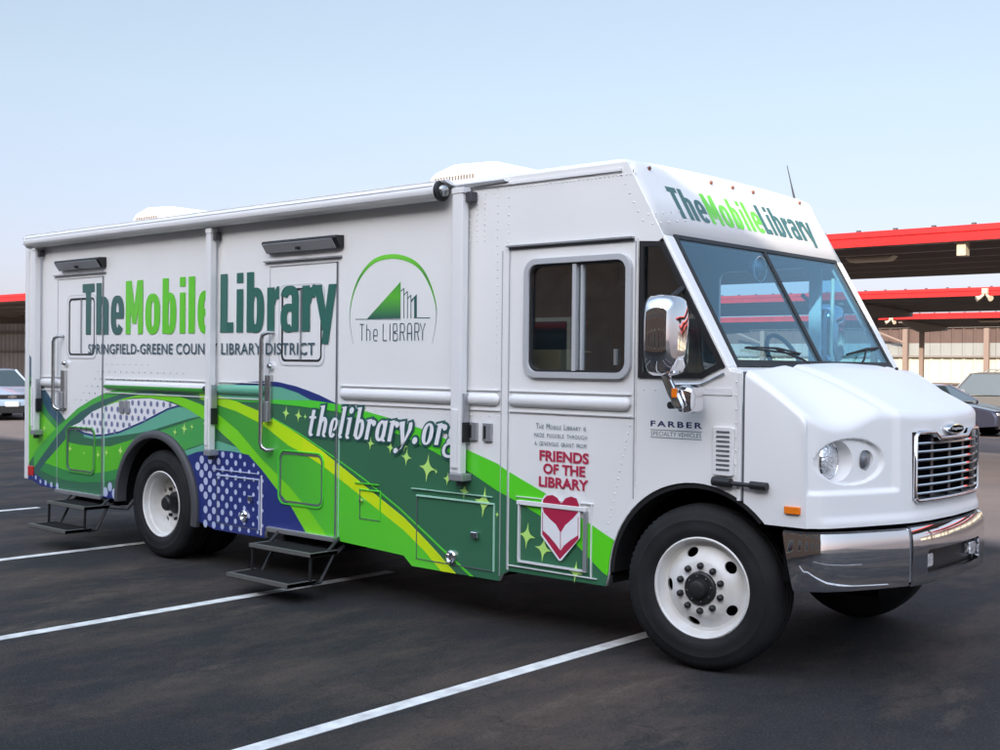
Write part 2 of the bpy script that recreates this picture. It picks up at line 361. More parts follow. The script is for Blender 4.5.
WRAP=[["wrap_base","g_dark",[[-8.25,1.901],[-8.173,1.838],[-8.107,1.764],[-7.952,1.567],[-7.731,1.407],[-7.499,1.242],[-7.45,1.213],[-7.213,1.337],[-6.937,1.435],[-6.757,1.487],[-6.584,1.526],[-6.368,1.554],[-6.106,1.582],[-5.703,1.602],[-5.412,1.6],[-5.224,1.585],[-4.98,1.56],[-4.868,1.585],[-4.658,1.623],[-4.404,1.653],[-4.174,1.666],[-3.998,1.661],[-3.765,1.631],[-3.613,1.6],[-3.465,1.566],[-3.285,1.513],[-3.228,1.5],[-2.911,1.455],[-2.722,1.426],[-2.531,1.393],[-2.317,1.35],[-2.093,1.295],[-1.858,1.223],[-1.585,1.147],[-1.493,1.104],[-1.166,0.981],[-0.577,0.72],[-0.393,0.625],[-0.386,0.13],[-2.526,-0.221],[-5.383,-0.509],[-8.402,0.103],[-8.427,1.901]]],["w","g_lime",[[-8.245,1.562],[-8.134,1.437],[-8.047,1.356],[-7.896,1.246],[-7.748,1.169],[-7.644,1.116],[-7.767,1.033],[-7.934,0.931],[-8.104,0.817],[-8.233,0.703]]],["w","slate",[[-8.25,1.901],[-8.173,1.838],[-8.107,1.764],[-7.952,1.567],[-7.731,1.407],[-7.499,1.242],[-7.583,1.165],[-7.77,1.25],[-7.984,1.42],[-8.136,1.585],[-8.247,1.689]]],["w","g_deep",[[-8.247,1.689],[-8.136,1.585],[-7.984,1.42],[-7.77,1.25],[-7.583,1.165],[-7.644,1.116],[-7.748,1.169],[-7.896,1.246],[-8.047,1.356],[-8.134,1.437],[-8.245,1.562]]],["w","g_mid",[[-8.104,0.838],[-7.934,0.952],[-7.767,1.049],[-7.644,1.116],[-7.45,1.213],[-7.213,1.337],[-6.937,1.435],[-6.757,1.487],[-6.584,1.526],[-6.368,1.554],[-6.106,1.582],[-5.703,1.602],[-5.412,1.6],[-5.224,1.585],[-4.98,1.56],[-4.861,1.545],[-4.861,1.506],[-5.101,1.526],[-5.411,1.54],[-5.735,1.546],[-6.071,1.534],[-6.421,1.497],[-6.712,1.44],[-6.936,1.38],[-7.166,1.298],[-7.401,1.183],[-7.643,1.029],[-7.87,0.862],[-8.102,0.68]]],["w","slate2",[[-8.102,0.68],[-7.87,0.862],[-7.643,1.029],[-7.401,1.183],[-7.166,1.298],[-6.936,1.38],[-6.712,1.44],[-6.421,1.497],[-6.071,1.534],[-5.735,1.546],[-5.411,1.54],[-5.101,1.526],[-4.861,1.506],[-4.86,1.497],[-5.101,1.512],[-5.411,1.522],[-5.734,1.523],[-6.071,1.501],[-6.402,1.444],[-6.711,1.377],[-6.935,1.311],[-7.164,1.203],[-7.439,1.029],[-7.868,0.748],[-8.015,0.623],[-8.145,0.614],[-8.146,0.698]]],["w","g_limegrad",[[-7.868,0.75],[-7.423,1.03],[-7.379,0.987],[-7.161,0.975],[-6.885,0.974],[-6.595,0.99],[-6.273,1.059],[-6.065,1.107],[-5.73,1.179],[-5.329,1.269],[-5.052,1.333],[-4.857,1.28],[-4.855,1.14],[-5.019,1.106],[-5.248,1.049],[-5.725,0.894],[-6.312,0.809],[-6.591,0.752],[-6.836,0.715],[-7.118,0.696],[-7.443,0.704]]],["w","g_deep",[[-7.868,0.75],[-7.443,0.704],[-7.118,0.696],[-6.836,0.715],[-6.591,0.752],[-6.312,0.809],[-5.892,0.883],[-5.891,0.809],[-6.339,0.712],[-6.7,0.637],[-7.117,0.601],[-7.474,0.6],[-7.803,0.638],[-7.973,0.668]]],["w","g_mid2",[[-4.857,1.28],[-5.052,1.333],[-5.251,1.29],[-5.535,1.215],[-5.896,1.143],[-6.151,1.093],[-5.728,1.05],[-5.249,1.111],[-4.856,1.158]]],["w","teal",[[-5.441,1.409],[-5.253,1.406],[-5.053,1.342],[-5.251,1.312],[-5.535,1.251],[-5.896,1.171],[-6.204,1.128],[-6.669,1.067],[-6.893,1.046],[-7.085,1.057],[-7.085,1.086],[-6.894,1.076],[-6.67,1.092],[-6.416,1.133],[-5.999,1.252],[-5.602,1.385]]],["w","teal",[[-5.726,0.912],[-5.325,1.018],[-5.019,1.097],[-4.826,1.133],[-4.565,1.095],[-4.368,1.03],[-4.507,1.005],[-5.402,0.842]]],["w","white_v",[[-7.331,1.151],[-7.164,1.198],[-6.935,1.311],[-6.711,1.372],[-6.402,1.437],[-6.191,1.46],[-5.9,1.474],[-5.651,1.458],[-5.426,1.42],[-5.602,1.387],[-5.999,1.255],[-6.416,1.139],[-6.67,1.098],[-6.886,1.082],[-7.07,1.097]]],["w","navy",[[-7.331,1.156],[-7.07,1.103],[-6.886,1.09],[-6.67,1.106],[-6.416,1.147],[-5.999,1.263],[-5.602,1.394],[-5.442,1.425],[-5.41,1.413],[-5.601,1.376],[-5.998,1.244],[-6.416,1.128],[-6.67,1.087],[-6.886,1.07],[-7.07,1.083],[-7.331,1.139]]],["w","teal",[[-4.876,1.575],[-4.629,1.606],[-4.376,1.633],[-4.158,1.641],[-3.906,1.63],[-3.714,1.593],[-3.563,1.557],[-3.488,1.511],[-3.84,1.501],[-4.169,1.491],[-4.514,1.498],[-4.876,1.523]]],["w","navy",[[-4.906,1.579],[-4.868,1.585],[-4.658,1.623],[-4.404,1.653],[-4.174,1.666],[-3.998,1.661],[-3.765,1.631],[-3.613,1.6],[-3.465,1.566],[-3.285,1.513],[-3.228,1.499],[-3.403,1.506],[-3.575,1.525],[-3.739,1.577],[-3.945,1.617],[-4.158,1.629],[-4.376,1.622],[-4.572,1.595],[-4.744,1.569],[-4.876,1.557]]],["w","g_bright",[[-4.861,1.519],[-4.514,1.515],[-4.169,1.514],[-3.84,1.515],[-3.562,1.523],[-3.343,1.508],[-3.224,1.499],[-2.911,1.454],[-2.722,1.425],[-2.531,1.392],[-2.317,1.348],[-2.093,1.294],[-1.858,1.222],[-1.585,1.145],[-1.493,1.103],[-1.166,0.979],[-0.577,0.718],[-0.393,0.625],[-0.389,0.377],[-0.68,0.514],[-0.894,0.669],[-1.165,0.812],[-1.374,0.893],[-1.582,0.961],[-1.808,1.058],[-1.992,1.123],[-2.278,1.221],[-2.526,1.289],[-2.721,1.339],[-3.059,1.409],[-3.258,1.444],[-3.712,1.47],[-4.169,1.485],[-4.514,1.485],[-4.86,1.488]]],["w","g_field",[[-4.86,1.445],[-4.569,1.403],[-4.207,1.307],[-3.848,1.147],[-3.408,1.005],[-3.215,0.921],[-2.845,0.754],[-2.495,0.597],[-2.151,0.416],[-1.971,0.296],[-1.965,-0.129],[-3.685,-0.411],[-3.388,0.474],[-3.55,0.617],[-3.83,0.811],[-4.203,1.015],[-4.539,1.233],[-4.859,1.38]]],["w","g_lime2",[[-5.411,1.504],[-5.1,1.446],[-4.859,1.384],[-4.539,1.238],[-4.203,1.015],[-3.83,0.811],[-3.55,0.617],[-3.376,0.476],[-3.266,0.284],[-3.507,0.255],[-3.622,0.466],[-3.854,0.662],[-4.201,0.882],[-4.579,1.112],[-4.857,1.249],[-5.098,1.336],[-5.315,1.404],[-5.538,1.455],[-5.9,1.479],[-6.191,1.471],[-6.711,1.379],[-6.403,1.451],[-6.071,1.503],[-5.734,1.519]]],["w","g_yellow1",[[-5.101,1.548],[-4.861,1.536],[-4.542,1.48],[-4.236,1.41],[-3.894,1.304],[-3.671,1.221],[-3.669,1.096],[-3.848,1.147],[-4.207,1.307],[-4.569,1.403],[-4.86,1.449],[-5.1,1.49]]],["w","g_yellow2",[[-3.671,1.221],[-3.446,1.133],[-3.253,1.044],[-2.847,0.852],[-2.496,0.689],[-2.223,0.52],[-1.922,0.316],[-1.825,0.245],[-1.999,0.221],[-2.08,0.324],[-2.274,0.467],[-2.495,0.597],[-2.845,0.754],[-3.215,0.921],[-3.408,1.005],[-3.669,1.096]]],["w","g_bright",[[-4.209,1.413],[-3.709,1.252],[-3.265,1.083],[-2.929,0.943],[-2.539,0.755],[-2.082,0.499],[-1.788,0.34],[-1.749,0.255],[-1.768,0.252],[-1.807,0.332],[-2.082,0.484],[-2.539,0.743],[-2.929,0.933],[-3.265,1.073],[-3.709,1.243],[-4.208,1.405]]],["w","navy",[[-5.403,0.914],[-5.298,0.975],[-5.139,1.02],[-4.899,1.053],[-4.621,1.055],[-4.494,1.048],[-4.384,1.04],[-4.207,0.932],[-3.973,0.762],[-3.802,0.646],[-3.622,0.466],[-3.544,0.251],[-5.39,0.032]]],["w","navy",[[-8.232,0.608],[-8.058,0.62],[-7.802,0.544],[-7.553,0.502],[-7.492,0.466],[-7.552,0.389],[-8.228,0.332]]],["w","navy",[[-6.717,0.519],[-6.391,0.612],[-6.315,0.304],[-6.714,0.265]]]]
STARS=[[-7.346,0.925,0.05],[-7.073,0.898,0.022],[-6.804,0.898,0.049],[-6.649,0.928,0.043],[-6.396,0.959,0.058],[-6.133,1.028,0.03],[-7.873,1.111,0.047],[-5.478,1.181,0.041],[-5.331,1.219,0.059],[-5.212,1.241,0.031],[-5.006,1.273,0.049],[-4.122,1.402,0.045],[-3.883,1.41,0.057],[-3.723,1.395,0.056],[-3.638,1.39,0.026],[-3.127,1.306,0.038],[-2.863,1.219,0.053],[-2.642,1.197,0.048],[-2.493,1.217,0.044],[-2.47,1.137,0.066],[-2.251,1.071,0.101],[-2.163,1.051,0.022],[-2.05,1.006,0.049],[-1.883,0.933,0.057],[-1.697,0.872,0.104],[-1.573,0.798,0.024],[-1.304,0.681,0.087],[-1.162,0.608,0.086],[-0.891,0.488,0.071]]
HEART={"white":[[-1.012,0.928],[-1.05,0.967],[-1.098,0.981],[-1.145,0.967],[-1.172,0.93],[-1.174,0.697],[-1.02,0.548],[-0.998,0.551],[-0.846,0.718],[-0.847,0.943],[-0.879,0.978],[-0.925,0.988],[-0.971,0.97],[-1.001,0.931]],"red1":[[-1.01,0.926],[-1.037,0.958],[-1.077,0.973],[-1.125,0.964],[-1.156,0.937],[-1.163,0.894],[-1.15,0.853],[-1.102,0.815],[-1.048,0.783],[-1.007,0.732],[-0.968,0.786],[-0.903,0.839],[-0.864,0.879],[-0.857,0.926],[-0.878,0.966],[-0.924,0.976],[-0.97,0.96],[-0.999,0.927]],"red2":[[-1.161,0.735],[-1.161,0.706],[-1.01,0.559],[-0.859,0.707],[-0.86,0.733],[-0.927,0.691],[-0.979,0.651],[-1.005,0.613],[-1.046,0.654],[-1.101,0.699]],"red3":[[-1.163,0.852],[-1.161,0.733],[-1.156,0.732],[-1.157,0.849]],"red4":[[-0.866,0.846],[-0.865,0.728],[-0.86,0.731],[-0.861,0.848]],"red5":[[-1.01,0.734],[-1.008,0.613],[-1.003,0.613],[-1.004,0.734]]}
LOGO={"tri":[[-2.92,2.16],[-2.555,2.43],[-2.552,2.157]],"base":[[-3.054,2.162],[-2.55,2.153],[-2.55,2.148],[-3.053,2.156]],"base2":[[-2.411,2.162],[-2.245,2.159],[-2.244,2.152],[-2.411,2.155]],"bar":[[-2.443,2.289],[-2.383,2.332],[-2.38,2.159],[-2.409,2.16],[-2.411,2.299],[-2.443,2.268]],"lines":[[[-2.551,2.357],[-2.52,2.378],[-2.517,2.156]],[[-2.517,2.329],[-2.481,2.355],[-2.478,2.155]],[[-2.479,2.301],[-2.444,2.326],[-2.441,2.155]]],"ell":[[-3.076,1.974],[-3.116,2.138],[-3.106,2.274],[-3.049,2.418],[-2.95,2.532],[-2.82,2.603],[-2.635,2.619],[-2.455,2.58],[-2.332,2.504],[-2.24,2.379],[-2.186,2.24],[-2.185,2.124],[-2.219,1.971]]}
# ------------------------------------------------------------------ ground and lines
g = MB().m('asphalt')
xs = [-900, -200, -60, -20, 20, 60, 300, 900]; ys = [-300, -60, -16, 12, 60, 300, 1500]
g.grid([[(x, y, 0) for x in xs] for y in ys]); struct('ground', g)
for i, x in enumerate((-13.35, -10.04, -6.68, -3.75, -0.76, 2.25, 5.25)):
    q = MB().m('line_paint'); q.box((x-0.052, -4.6, 0.0008), (x+0.052, 1.05, 0.004)); o = struct('parking_line', q)
for x in (-17.2, -14.4, -11.6, -8.8, -6.0, -3.2, -0.4, 2.4):
    q = MB().m('line_thin'); q.box((x-0.05, 24.4, 0.0008), (x+0.05, 33.5, 0.004)); struct('parking_line', q)

# ------------------------------------------------------------------ carports
def carport(label, x0, x1, y0, y1, zf, zb, post_xs, post_mat, fall=0.36, drop_h=0.28, seen=(-22, -1), lamps=(), wall=None, brackets=()):
    ym = (y0+y1)/2; t = root('carport', ((x0+x1)/2, ym, 0), label, 'carport')
    zt = lambda y: zf+(zb-zf)*(y-y0)/(y1-y0)
    r_ = MB().m('carport_under')
    # decking with real ribs running front to back
    x = x0; rows0 = []; rows1 = []; p = 0.35
    prof = []
    while x < x1: prof += [(x, 0), (x+p*0.62, 0), (x+p*0.70, 0.045), (x+p*0.92, 0.045)]; x += p
    r_.grid([[(a, y0+0.06, zt(y0)-0.10+b_) for a, b_ in prof], [(a, y1, zt(y1)-0.10+b_) for a, b_ in prof]])
    r_.grid([[(a, y0+0.06, zt(y0)-0.03+b_) for a, b_ in prof], [(a, y1, zt(y1)-0.03+b_) for a, b_ in prof]])
    r_.build('roof_deck', t, recalc=False)
    fa = MB().m('red_paint')
    fa.prism([(y0-0.03, zt(y0)-0.22), (y0+0.05, zt(y0)-0.22), (y0+0.05, zt(y0)+0.02), (y0-0.05, zt(y0)+0.02), (y0-0.05, zt(y0)-0.07), (y0-0.035, zt(y0)-0.09)], 0, x0, x1)
    fb = fa.build('fascia', t)
    if lamps is not None:
        sc = None; x = x0+0.3
        while x < x1:
            if seen[0] < x < seen[1]:
                if sc is None: sc = MB().m('dark_grey').box((-0.03, -0.03, 0.022), (0.03, 0.03, 0.05)).mesh('fascia_clip')
                o = link('fascia_clip', sc, t, world=False); o.location = Vector((x, y0, zt(y0)))-t.location
            x += 0.62
    gt = MB().m('carport_beam'); gt.box((x0, y1-0.02, zt(y1)-drop_h), (x1, y1+0.08, zt(y1)-0.02)); gt.build('rear_gutter', t)
    pu = MB().m('carport_beam')
    for k in (0.2, 0.42, 0.62, 0.82):
        y = y0+(y1-y0)*k; pu.box((x0, y-0.04, zt(y)-0.24), (x1, y+0.04, zt(y)-0.13))
    pu.build('purlins', t)
    sw = MB().m('cream').ball((0, 0, 0), 0.022, 6).mesh('screw'); x = x0+0.2
    while x < x1:
        if lamps and seen[0] < x < seen[1]: o = link('screw', sw, t, world=False); o.location = Vector((x, y1-0.45, zt(y1)-0.13))-t.location
        x += 0.42
    for xp in post_xs:
        bm_ = MB().m('carport_beam')
        bm_.prism([(y0+0.15, zt(y0)-0.24), (y0+0.15, zt(y0)-0.36), (ym-0.3, zt(ym)-0.62), (ym+0.3, zt(ym)-0.62), (y1+0.3, zt(y1)-0.42), (y1+0.3, zt(y1)-0.24)], 0, xp-0.08, xp+0.08)
        b1 = bm_.build('beam', t)
        MB().m(post_mat).box((xp-0.09, ym-0.09, 0), (xp+0.09, ym+0.09, zt(ym)-0.60)).build('post', t, bevel=0.01)
        MB().m('post_tan').box((xp-0.17, ym-0.17, 0), (xp+0.17, ym+0.17, 0.02)).build('base_plate', t)
    for xl, yl in lamps or ():
        MB().m('lamp_cream').prism([(xl-0.45, zt(yl)-0.25), (xl+0.45, zt(yl)-0.25), (xl+0.36, zt(yl)-0.34), (xl-0.36, zt(yl)-0.34)], 1, yl-0.12, yl+0.12).build('lamp', t, bevel=0.03)
    for xb in brackets:
        MB().m('lamp_cream').box((xb-0.07, y0+0.07, zt(y0)-0.44), (xb+0.07, y0+0.25, zt(y0)-0.225)).build('bracket', t, bevel=0.01)
    return t
ca = carport('nearest of the right hand carports, red fascia and dark ribbed underside over a cream bracket', -13, 16, 12.3, 17.6, 4.02, 3.98, (-11.0, 0.6, 11), 'post_brown', lamps=((-5.0, 13.6),), brackets=(-3.0, 5.0))
cb = carport('second carport back, red fascia and dark underside above the two parked cars', -46, 22, 28.0, 33.2, 4.12, 4.0, (-41.5, -31.5, -21.8, -12.45, -2.5, 7.5, 17.5), 'post_brown', lamps=())
cc = carport('farthest carport, thin red fascia just in front of the cream panelled wall', -70, 30, 42.5, 47.5, 4.10, 3.98, (-56.8, -46.8, -36.8, -26.8, -16.65, -6.5, 3.5, 13.5, 23.5), 'post_tan', lamps=((-13.2, 43.4), (3, 43.4)))
def flood(x, y, z, lab):
    t = root('flood_light', (x, y, z), lab, 'flood light', 'twin flood lights under the carport fascias')
    for s_ in (-1, 1):
        MB().m('lamp_cream').tube([(x+s_*0.03, y, z-0.05), (x+s_*0.12, y-0.06, z-0.14), (x+s_*0.20, y-0.12, z-0.18)], [0.03, 0.05, 0.085], 10).build('lamp_head', t, smooth=40)
    MB().m('lamp_cream').box((x-0.08, y-0.05, z-0.03), (x+0.08, y+0.05, z+0.12)).build('mount', t)
flood(-8.0, 27.85, 3.98, 'cream twin flood light hanging under the second carport\'s red fascia')
flood(-16.9, 42.3, 3.92, 'small cream twin flood light under the farthest carport\'s fascia')
# left hand carport with a panelled back
cl = carport('carport at the left edge, red fascia with a ribbed back panel behind the blue car', -62, -32.5, 13.2, 21.2, 4.02, 3.9, (-59, -48, -34.5), 'post_brown', lamps=None)
q = MB().m('panel_dull'); prof = []; x = -62
while x < -32.5: prof += [(x, 0), (x+0.26, 0), (x+0.30, -0.05), (x+0.38, -0.05), (x+0.42, 0)]; x += 0.42
q.grid([[(a, 21.0+b_, 0) for a, b_ in prof], [(a, 21.0+b_, 3.55) for a, b_ in prof]]); q.build('back_panel', cl, recalc=False)
q = MB().m('carport_beam')
for z in (0.75, 2.15, 3.05): q.box((-62, 20.82, z-0.05), (-32.5, 20.94, z+0.05))
q.build('girts', cl)

# long panelled wall behind the farthest carport
t = root('panelled_wall', (-20, 54, 0), 'long ribbed metal wall behind the carports, brown above, pale grey and cream below', 'wall')
def ribbed(name, x0, x1, y, z0, z1, m_):
    q = MB().m(m_); prof = []; x = x0
    while x < x1: prof += [(x, 0), (x+0.36, 0), (x+0.41, -0.05), (x+0.50, -0.05), (x+0.55, 0)]; x += 0.55
    q.grid([[(a, y+b_, z0) for a, b_ in prof], [(a, y+b_, z1) for a, b_ in prof]]); return q.build(name, t, recalc=False)
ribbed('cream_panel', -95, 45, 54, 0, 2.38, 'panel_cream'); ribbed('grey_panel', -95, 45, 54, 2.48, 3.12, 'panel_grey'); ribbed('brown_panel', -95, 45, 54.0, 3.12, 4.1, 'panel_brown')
MB().m('carport_beam').box((-95, 53.82, 2.38), (45, 54.05, 2.48)).box((-95, 53.86, 3.9), (45, 54.1, 4.05)).build('rail', t)
MB().m('post_brown').box((-95, 53.85, 1.0), (45, 53.94, 1.1)).build('lower_rail', t)
for i in range(33):
    x = -91.2+4.13*i
    MB().m('post_tan').box((x-0.12, 53.6, 0), (x+0.12, 53.8, 3.85)).build('post', t)
    if i % 2: MB().m('post_tan').tube([(x, 53.7, 3.1), (x-1.4, 53.0, 3.75)], 0.07, 6).build('brace', t)

# brick building behind the photographer: it shades the stalls and shows in the glass
t = root('brick_building', (-5, -15, 0), 'long brown brick building behind the camera, mirrored in cab window and chrome', 'building')
HB = 3.32+0.475*15
q = MB().m('brick').box((-30, -29, 0), (25, -15, HB)); q.build('wall', t)
MB().m('cream').box((-30.1, -15.09, HB-0.28), (25.1, -14.95, HB-0.003)).build('cornice', t)
fr0 = MB().m('cream').prism([(0, 0), (1.7, 0), (1.7, 1.9), (0, 1.9)], 1, 0.01, 0.07).mesh('window_frame')
pn0 = MB().m('car_glass').prism([(0.09, 0.09), (1.61, 0.09), (1.61, 1.81), (0.09, 1.81)], 1, 0.06, 0.10).mesh('pane')
for i in range(11):
    for z in (1.0, 4.6, 7.6):
        o = bpy.data.objects.new('window', fr0); COL.objects.link(o); o.parent = t; o.location = (-23.6+4.6*i+5, 0, z)
        p = bpy.data.objects.new('pane', pn0); COL.objects.link(p); p.parent = o

# ------------------------------------------------------------------ background cars
def car(name, label, cat, loc, rz, paint, L, W_, H, prof, gh, roof_rails=False, front='sedan', group=None):
    """prof: lower body outline (x,z), nose at +x; gh: greenhouse (x0,x1 at belt, x2,x3 at roof, belt z)"""
    t = root(name, loc, label, cat, group, rz)
    P = dict(world=False)
    hw = W_/2
    lb = MB().m(paint)
    rows = []
    for y, ins, dz in ((-hw, 0.07, 0.05), (-hw+0.04, 0.02, 0.02), (-hw+0.13, 0.0, 0.0), (hw-0.13, 0, 0), (hw-0.04, 0.02, 0.02), (hw, 0.07, 0.05)):
        rows.append([(x*(1-ins*0.35), y, (z-dz*0.6 if z > 0.5 else z)) for x, z in prof])
    lb.grid(rows, wrap=True); k = len(prof); lb.face(range(k)); lb.face([len(lb.v)-k+i for i in range(k)])
    body = lb.build('body', t, smooth=35, **P)
    wheels = [(L*0.5-0.88, 1), (-L*0.5+0.92, -1)]
    for xw, s_ in wheels:
        for sy in (-1, 1):
            wl = MB().m('under').lathe([(0.36, sy*(hw+0.004)), (0.36, sy*(hw-0.2))], (xw, 0, 0.33), 1, 28).build('wheel_well', t, **P)
            ty = MB().m('rubber').lathe([(0.20, sy*(hw-0.19)), (0.31, sy*(hw-0.19)), (0.325, sy*(hw-0.16)), (0.325, sy*(hw-0.03)), (0.31, sy*(hw+0.006)), (0.215, sy*(hw+0.010)), (0.20, sy*(hw-0.01))], (xw, 0, 0.325), 1, 28, closed=True)
            wo_ = ty.build('wheel', t, smooth=40, **P)
            rm = MB().m('aluminium').lathe([(0.001, sy*(hw-0.035)), (0.06, sy*(hw-0.01)), (0.10, sy*(hw-0.03)), (0.17, sy*(hw-0.02)), (0.205, sy*(hw+0.004)), (0.215, sy*(hw-0.02))], (xw, 0, 0.325), 1, 20)
            ro = rm.build('rim', wo_, smooth=40, **P)
    x0, x1, x2, x3, zb = gh; yb = hw-0.06; yt = hw-0.24
    gm = MB().m('car_glass'); gm.v += [(x0, -yb, zb), (x1, -yb, zb), (x1, yb, zb), (x0, yb, zb), (x2, -yt, H-0.05), (x3, -yt, H-0.05), (x3, yt, H-0.05), (x2, yt, H-0.05)]
    for q_ in ((0, 1, 5, 4), (1, 2, 6, 5), (2, 3, 7, 6), (3, 0, 4, 7)): gm.face(q_)
    gm.build('windows', t, **P)
    rf = MB().m(paint).prism([(x2-0.06, H-0.07), (x3+0.05, H-0.07), (x3-0.25, H-0.01), ((x2+x3)/2, H+0.012), (x2+0.2, H-0.015)], 1, -yt-0.02, yt+0.02); rf.build('roof', t, bevel=0.02, **P)
    for s_ in (-1, 1):
        for (xa, xb_) in ((x0, x2), (x1, x3), (x0+(x1-x0)*0.48, x2+(x3-x2)*0.45)) if front != 'x' else ():
            MB().m(paint).tube([(xa, s_*(yb+0.004), zb-0.02), (xb_, s_*(yt+0.01), H-0.05)], 0.035, 6).build('pillar', t, **P)
        MB().m(paint).tube([(x1-0.42, s_*(hw+0.02), zb+0.07), (x1-0.40, s_*(hw+0.17), zb+0.10)], [0.04, 0.085], 8).build('door_mirror', t, **P)
        xn = L/2
        MB().m('lamp_lens').prism([(s_*(hw-0.10), 0.66), (s_*(hw-0.46), 0.62), (s_*(hw-0.46), 0.50+0.02), (s_*(hw-0.12), 0.54)], 0, xn-0.25, xn+0.004).build('headlight', t, bevel=0.02, **P)
        MB().m('red_lens').box((-xn-0.008, s_*(hw-0.08), zb-0.28), (-xn+0.2, s_*(hw-0.34), zb-0.08)).build('tail_light', t, bevel=0.02, **P)
        if roof_rails:
            MB().m('aluminium').tube([(x3-0.4, s_*(yt-0.06), H), (x3-0.55, s_*(yt-0.06), H+0.07), (x2+0.6, s_*(yt-0.06), H+0.07), (x2+0.4, s_*(yt-0.06), H)], 0.022, 8).build('roof_rail', t, **P)
    MB().m('black').box((L/2-0.14, -hw+0.2, 0.22), (L/2+0.012, hw-0.2, 0.44)).build('lower_bumper', t, bevel=0.02, **P)
    return t, P
sedan_prof = [(2.26, 0.30), (2.27, 0.58), (2.16, 0.70), (1.60, 0.80), (1.02, 0.90), (-1.35, 0.96), (-2.05, 0.98), (-2.22, 0.90), (-2.26, 0.55), (-2.2, 0.28), (-1.0, 0.2), (1.2, 0.2)]
mat('paint_sedan', (0.045, 0.045, 0.07), 0.2, 0.5, coat=1.0)
mat('paint_silver', (0.25, 0.24, 0.235), 0.28, 0.6, coat=1.0)
mat('paint_blue', (0.40, 0.50, 0.62), 0.28, 0.5, coat=1.0)
car('parked_sedan', 'dark blue sedan parked beyond the truck\'s hood, in front of the silver wagon', 'car', (-9.2, 27.0, 0), math.radians(-4), 'paint_sedan', 4.52, 1.74, 1.40, sedan_prof, (-1.55, 1.05, -0.95, 0.30, 0.93))
wag_prof = [(2.30, 0.34), (2.31, 0.66), (2.18, 0.80), (1.50, 0.92), (1.0, 1.00), (-1.4, 1.04), (-2.18, 1.04), (-2.28, 0.95), (-2.30, 0.60), (-2.24, 0.34), (-1.0, 0.26), (1.2, 0.26)]
tw, P = car('parked_wagon', 'silver station wagon with roof rails, cut by the right edge of the photo', 'car', (-8.95, 31.4, 0), math.radians(186), 'paint_silver', 4.62, 1.78, 1.74, wag_prof, (-2.15, 1.05, -1.9, 0.50, 1.03), roof_rails=True)
sm_prof = [(2.05, 0.32), (2.07, 0.60), (1.98, 0.80), (1.52, 0.93), (1.0, 1.02), (-1.4, 1.06), (-1.95, 1.06), (-2.06, 0.95), (-2.08, 0.6), (-2.0, 0.3), (-0.9, 0.22), (1.1, 0.22)]
tb, P = car('parked_hatchback', 'silver blue hatchback nosing in from the left edge behind the truck\'s tail', 'car', (-31.95, 10.75, 0), math.radians(-10), 'paint_blue', 4.15, 1.72, 1.52, sm_prof, (-1.9, 1.15, -1.55, 0.25, 1.0))
MB().m('black').box((2.05, -0.42, 0.64), (2.085, 0.42, 0.76)).build('grille', tb, bevel=0.015, **P)
MB().m('chrome').box((2.08, -0.44, 0.765), (2.09, 0.44, 0.785)).build('grille_trim', tb, **P)
MB().m('chrome').prism([(-0.13, -0.03+0.705), (-0.05, 0.675), (-0.05, 0.655), (0.05, 0.655), (0.05, 0.675), (0.13, 0.675), (0.11, 0.73), (0.05, 0.73), (0.05, 0.75), (-0.05, 0.75), (-0.05, 0.73), (-0.11, 0.73)], 0, 2.086, 2.10).build('emblem', tb, **P)
MB().m('white_plain').box((2.07, -0.18, 0.42), (2.10, 0.18, 0.56)).build('number_plate', tb, **P)
# ================================================================== the library truck
T = root('library_truck', (-3.6, 1.22, 0), 'white mobile library step van with green and navy graphics along its side', 'truck')
W2 = 2.44; XR = -8.29; XF = 0.31
def arc(cx, cz, rad, a0, a1, n_): return [(cx+rad*math.cos(math.radians(a0+(a1-a0)*i/n_)), cz+rad*math.sin(math.radians(a0+(a1-a0)*i/n_))) for i in range(n_+1)]
RW = -5.772
bottom = [(-8.29, 0.555), (-8.144, 0.553), (-7.95, 0.505), (-7.50, 0.492), (-6.70, 0.489)] + arc(RW, 0.50, 0.635, 181, -8, 28) + \
    [(-5.04, 0.40), (-4.86, 0.36), (-4.155, 0.362), (-4.15, 0.44), (-3.262, 0.44), (-2.492, 0.41), (-2.405, 0.343), (-1.56, 0.343), (-1.54, 0.385), (-1.474, 0.422), (-0.655, 0.428)] + \
    arc(0, 0.50, 0.632, 178, 61.5, 20)
side = bottom + [(XF, 1.79), (0.222, 1.80), (-0.525, 3.10), (-8.29, 3.10)]
tri = [(-0.405, 1.765), (0.03, 1.765), (0.175, 1.835), (-0.25, 2.575), (-0.405, 2.585)]
sld = rrect(-1.305, 1.775, -0.50, 2.495, 0.07)
plate('side_panel', [side, tri, sld], 0.0, 0.035, 'white', T)
plate('far_side_panel', [side, tri, rrect(-1.305, 1.775, -0.50, 2.60, 0.07)], W2-0.035, W2, 'white', T)

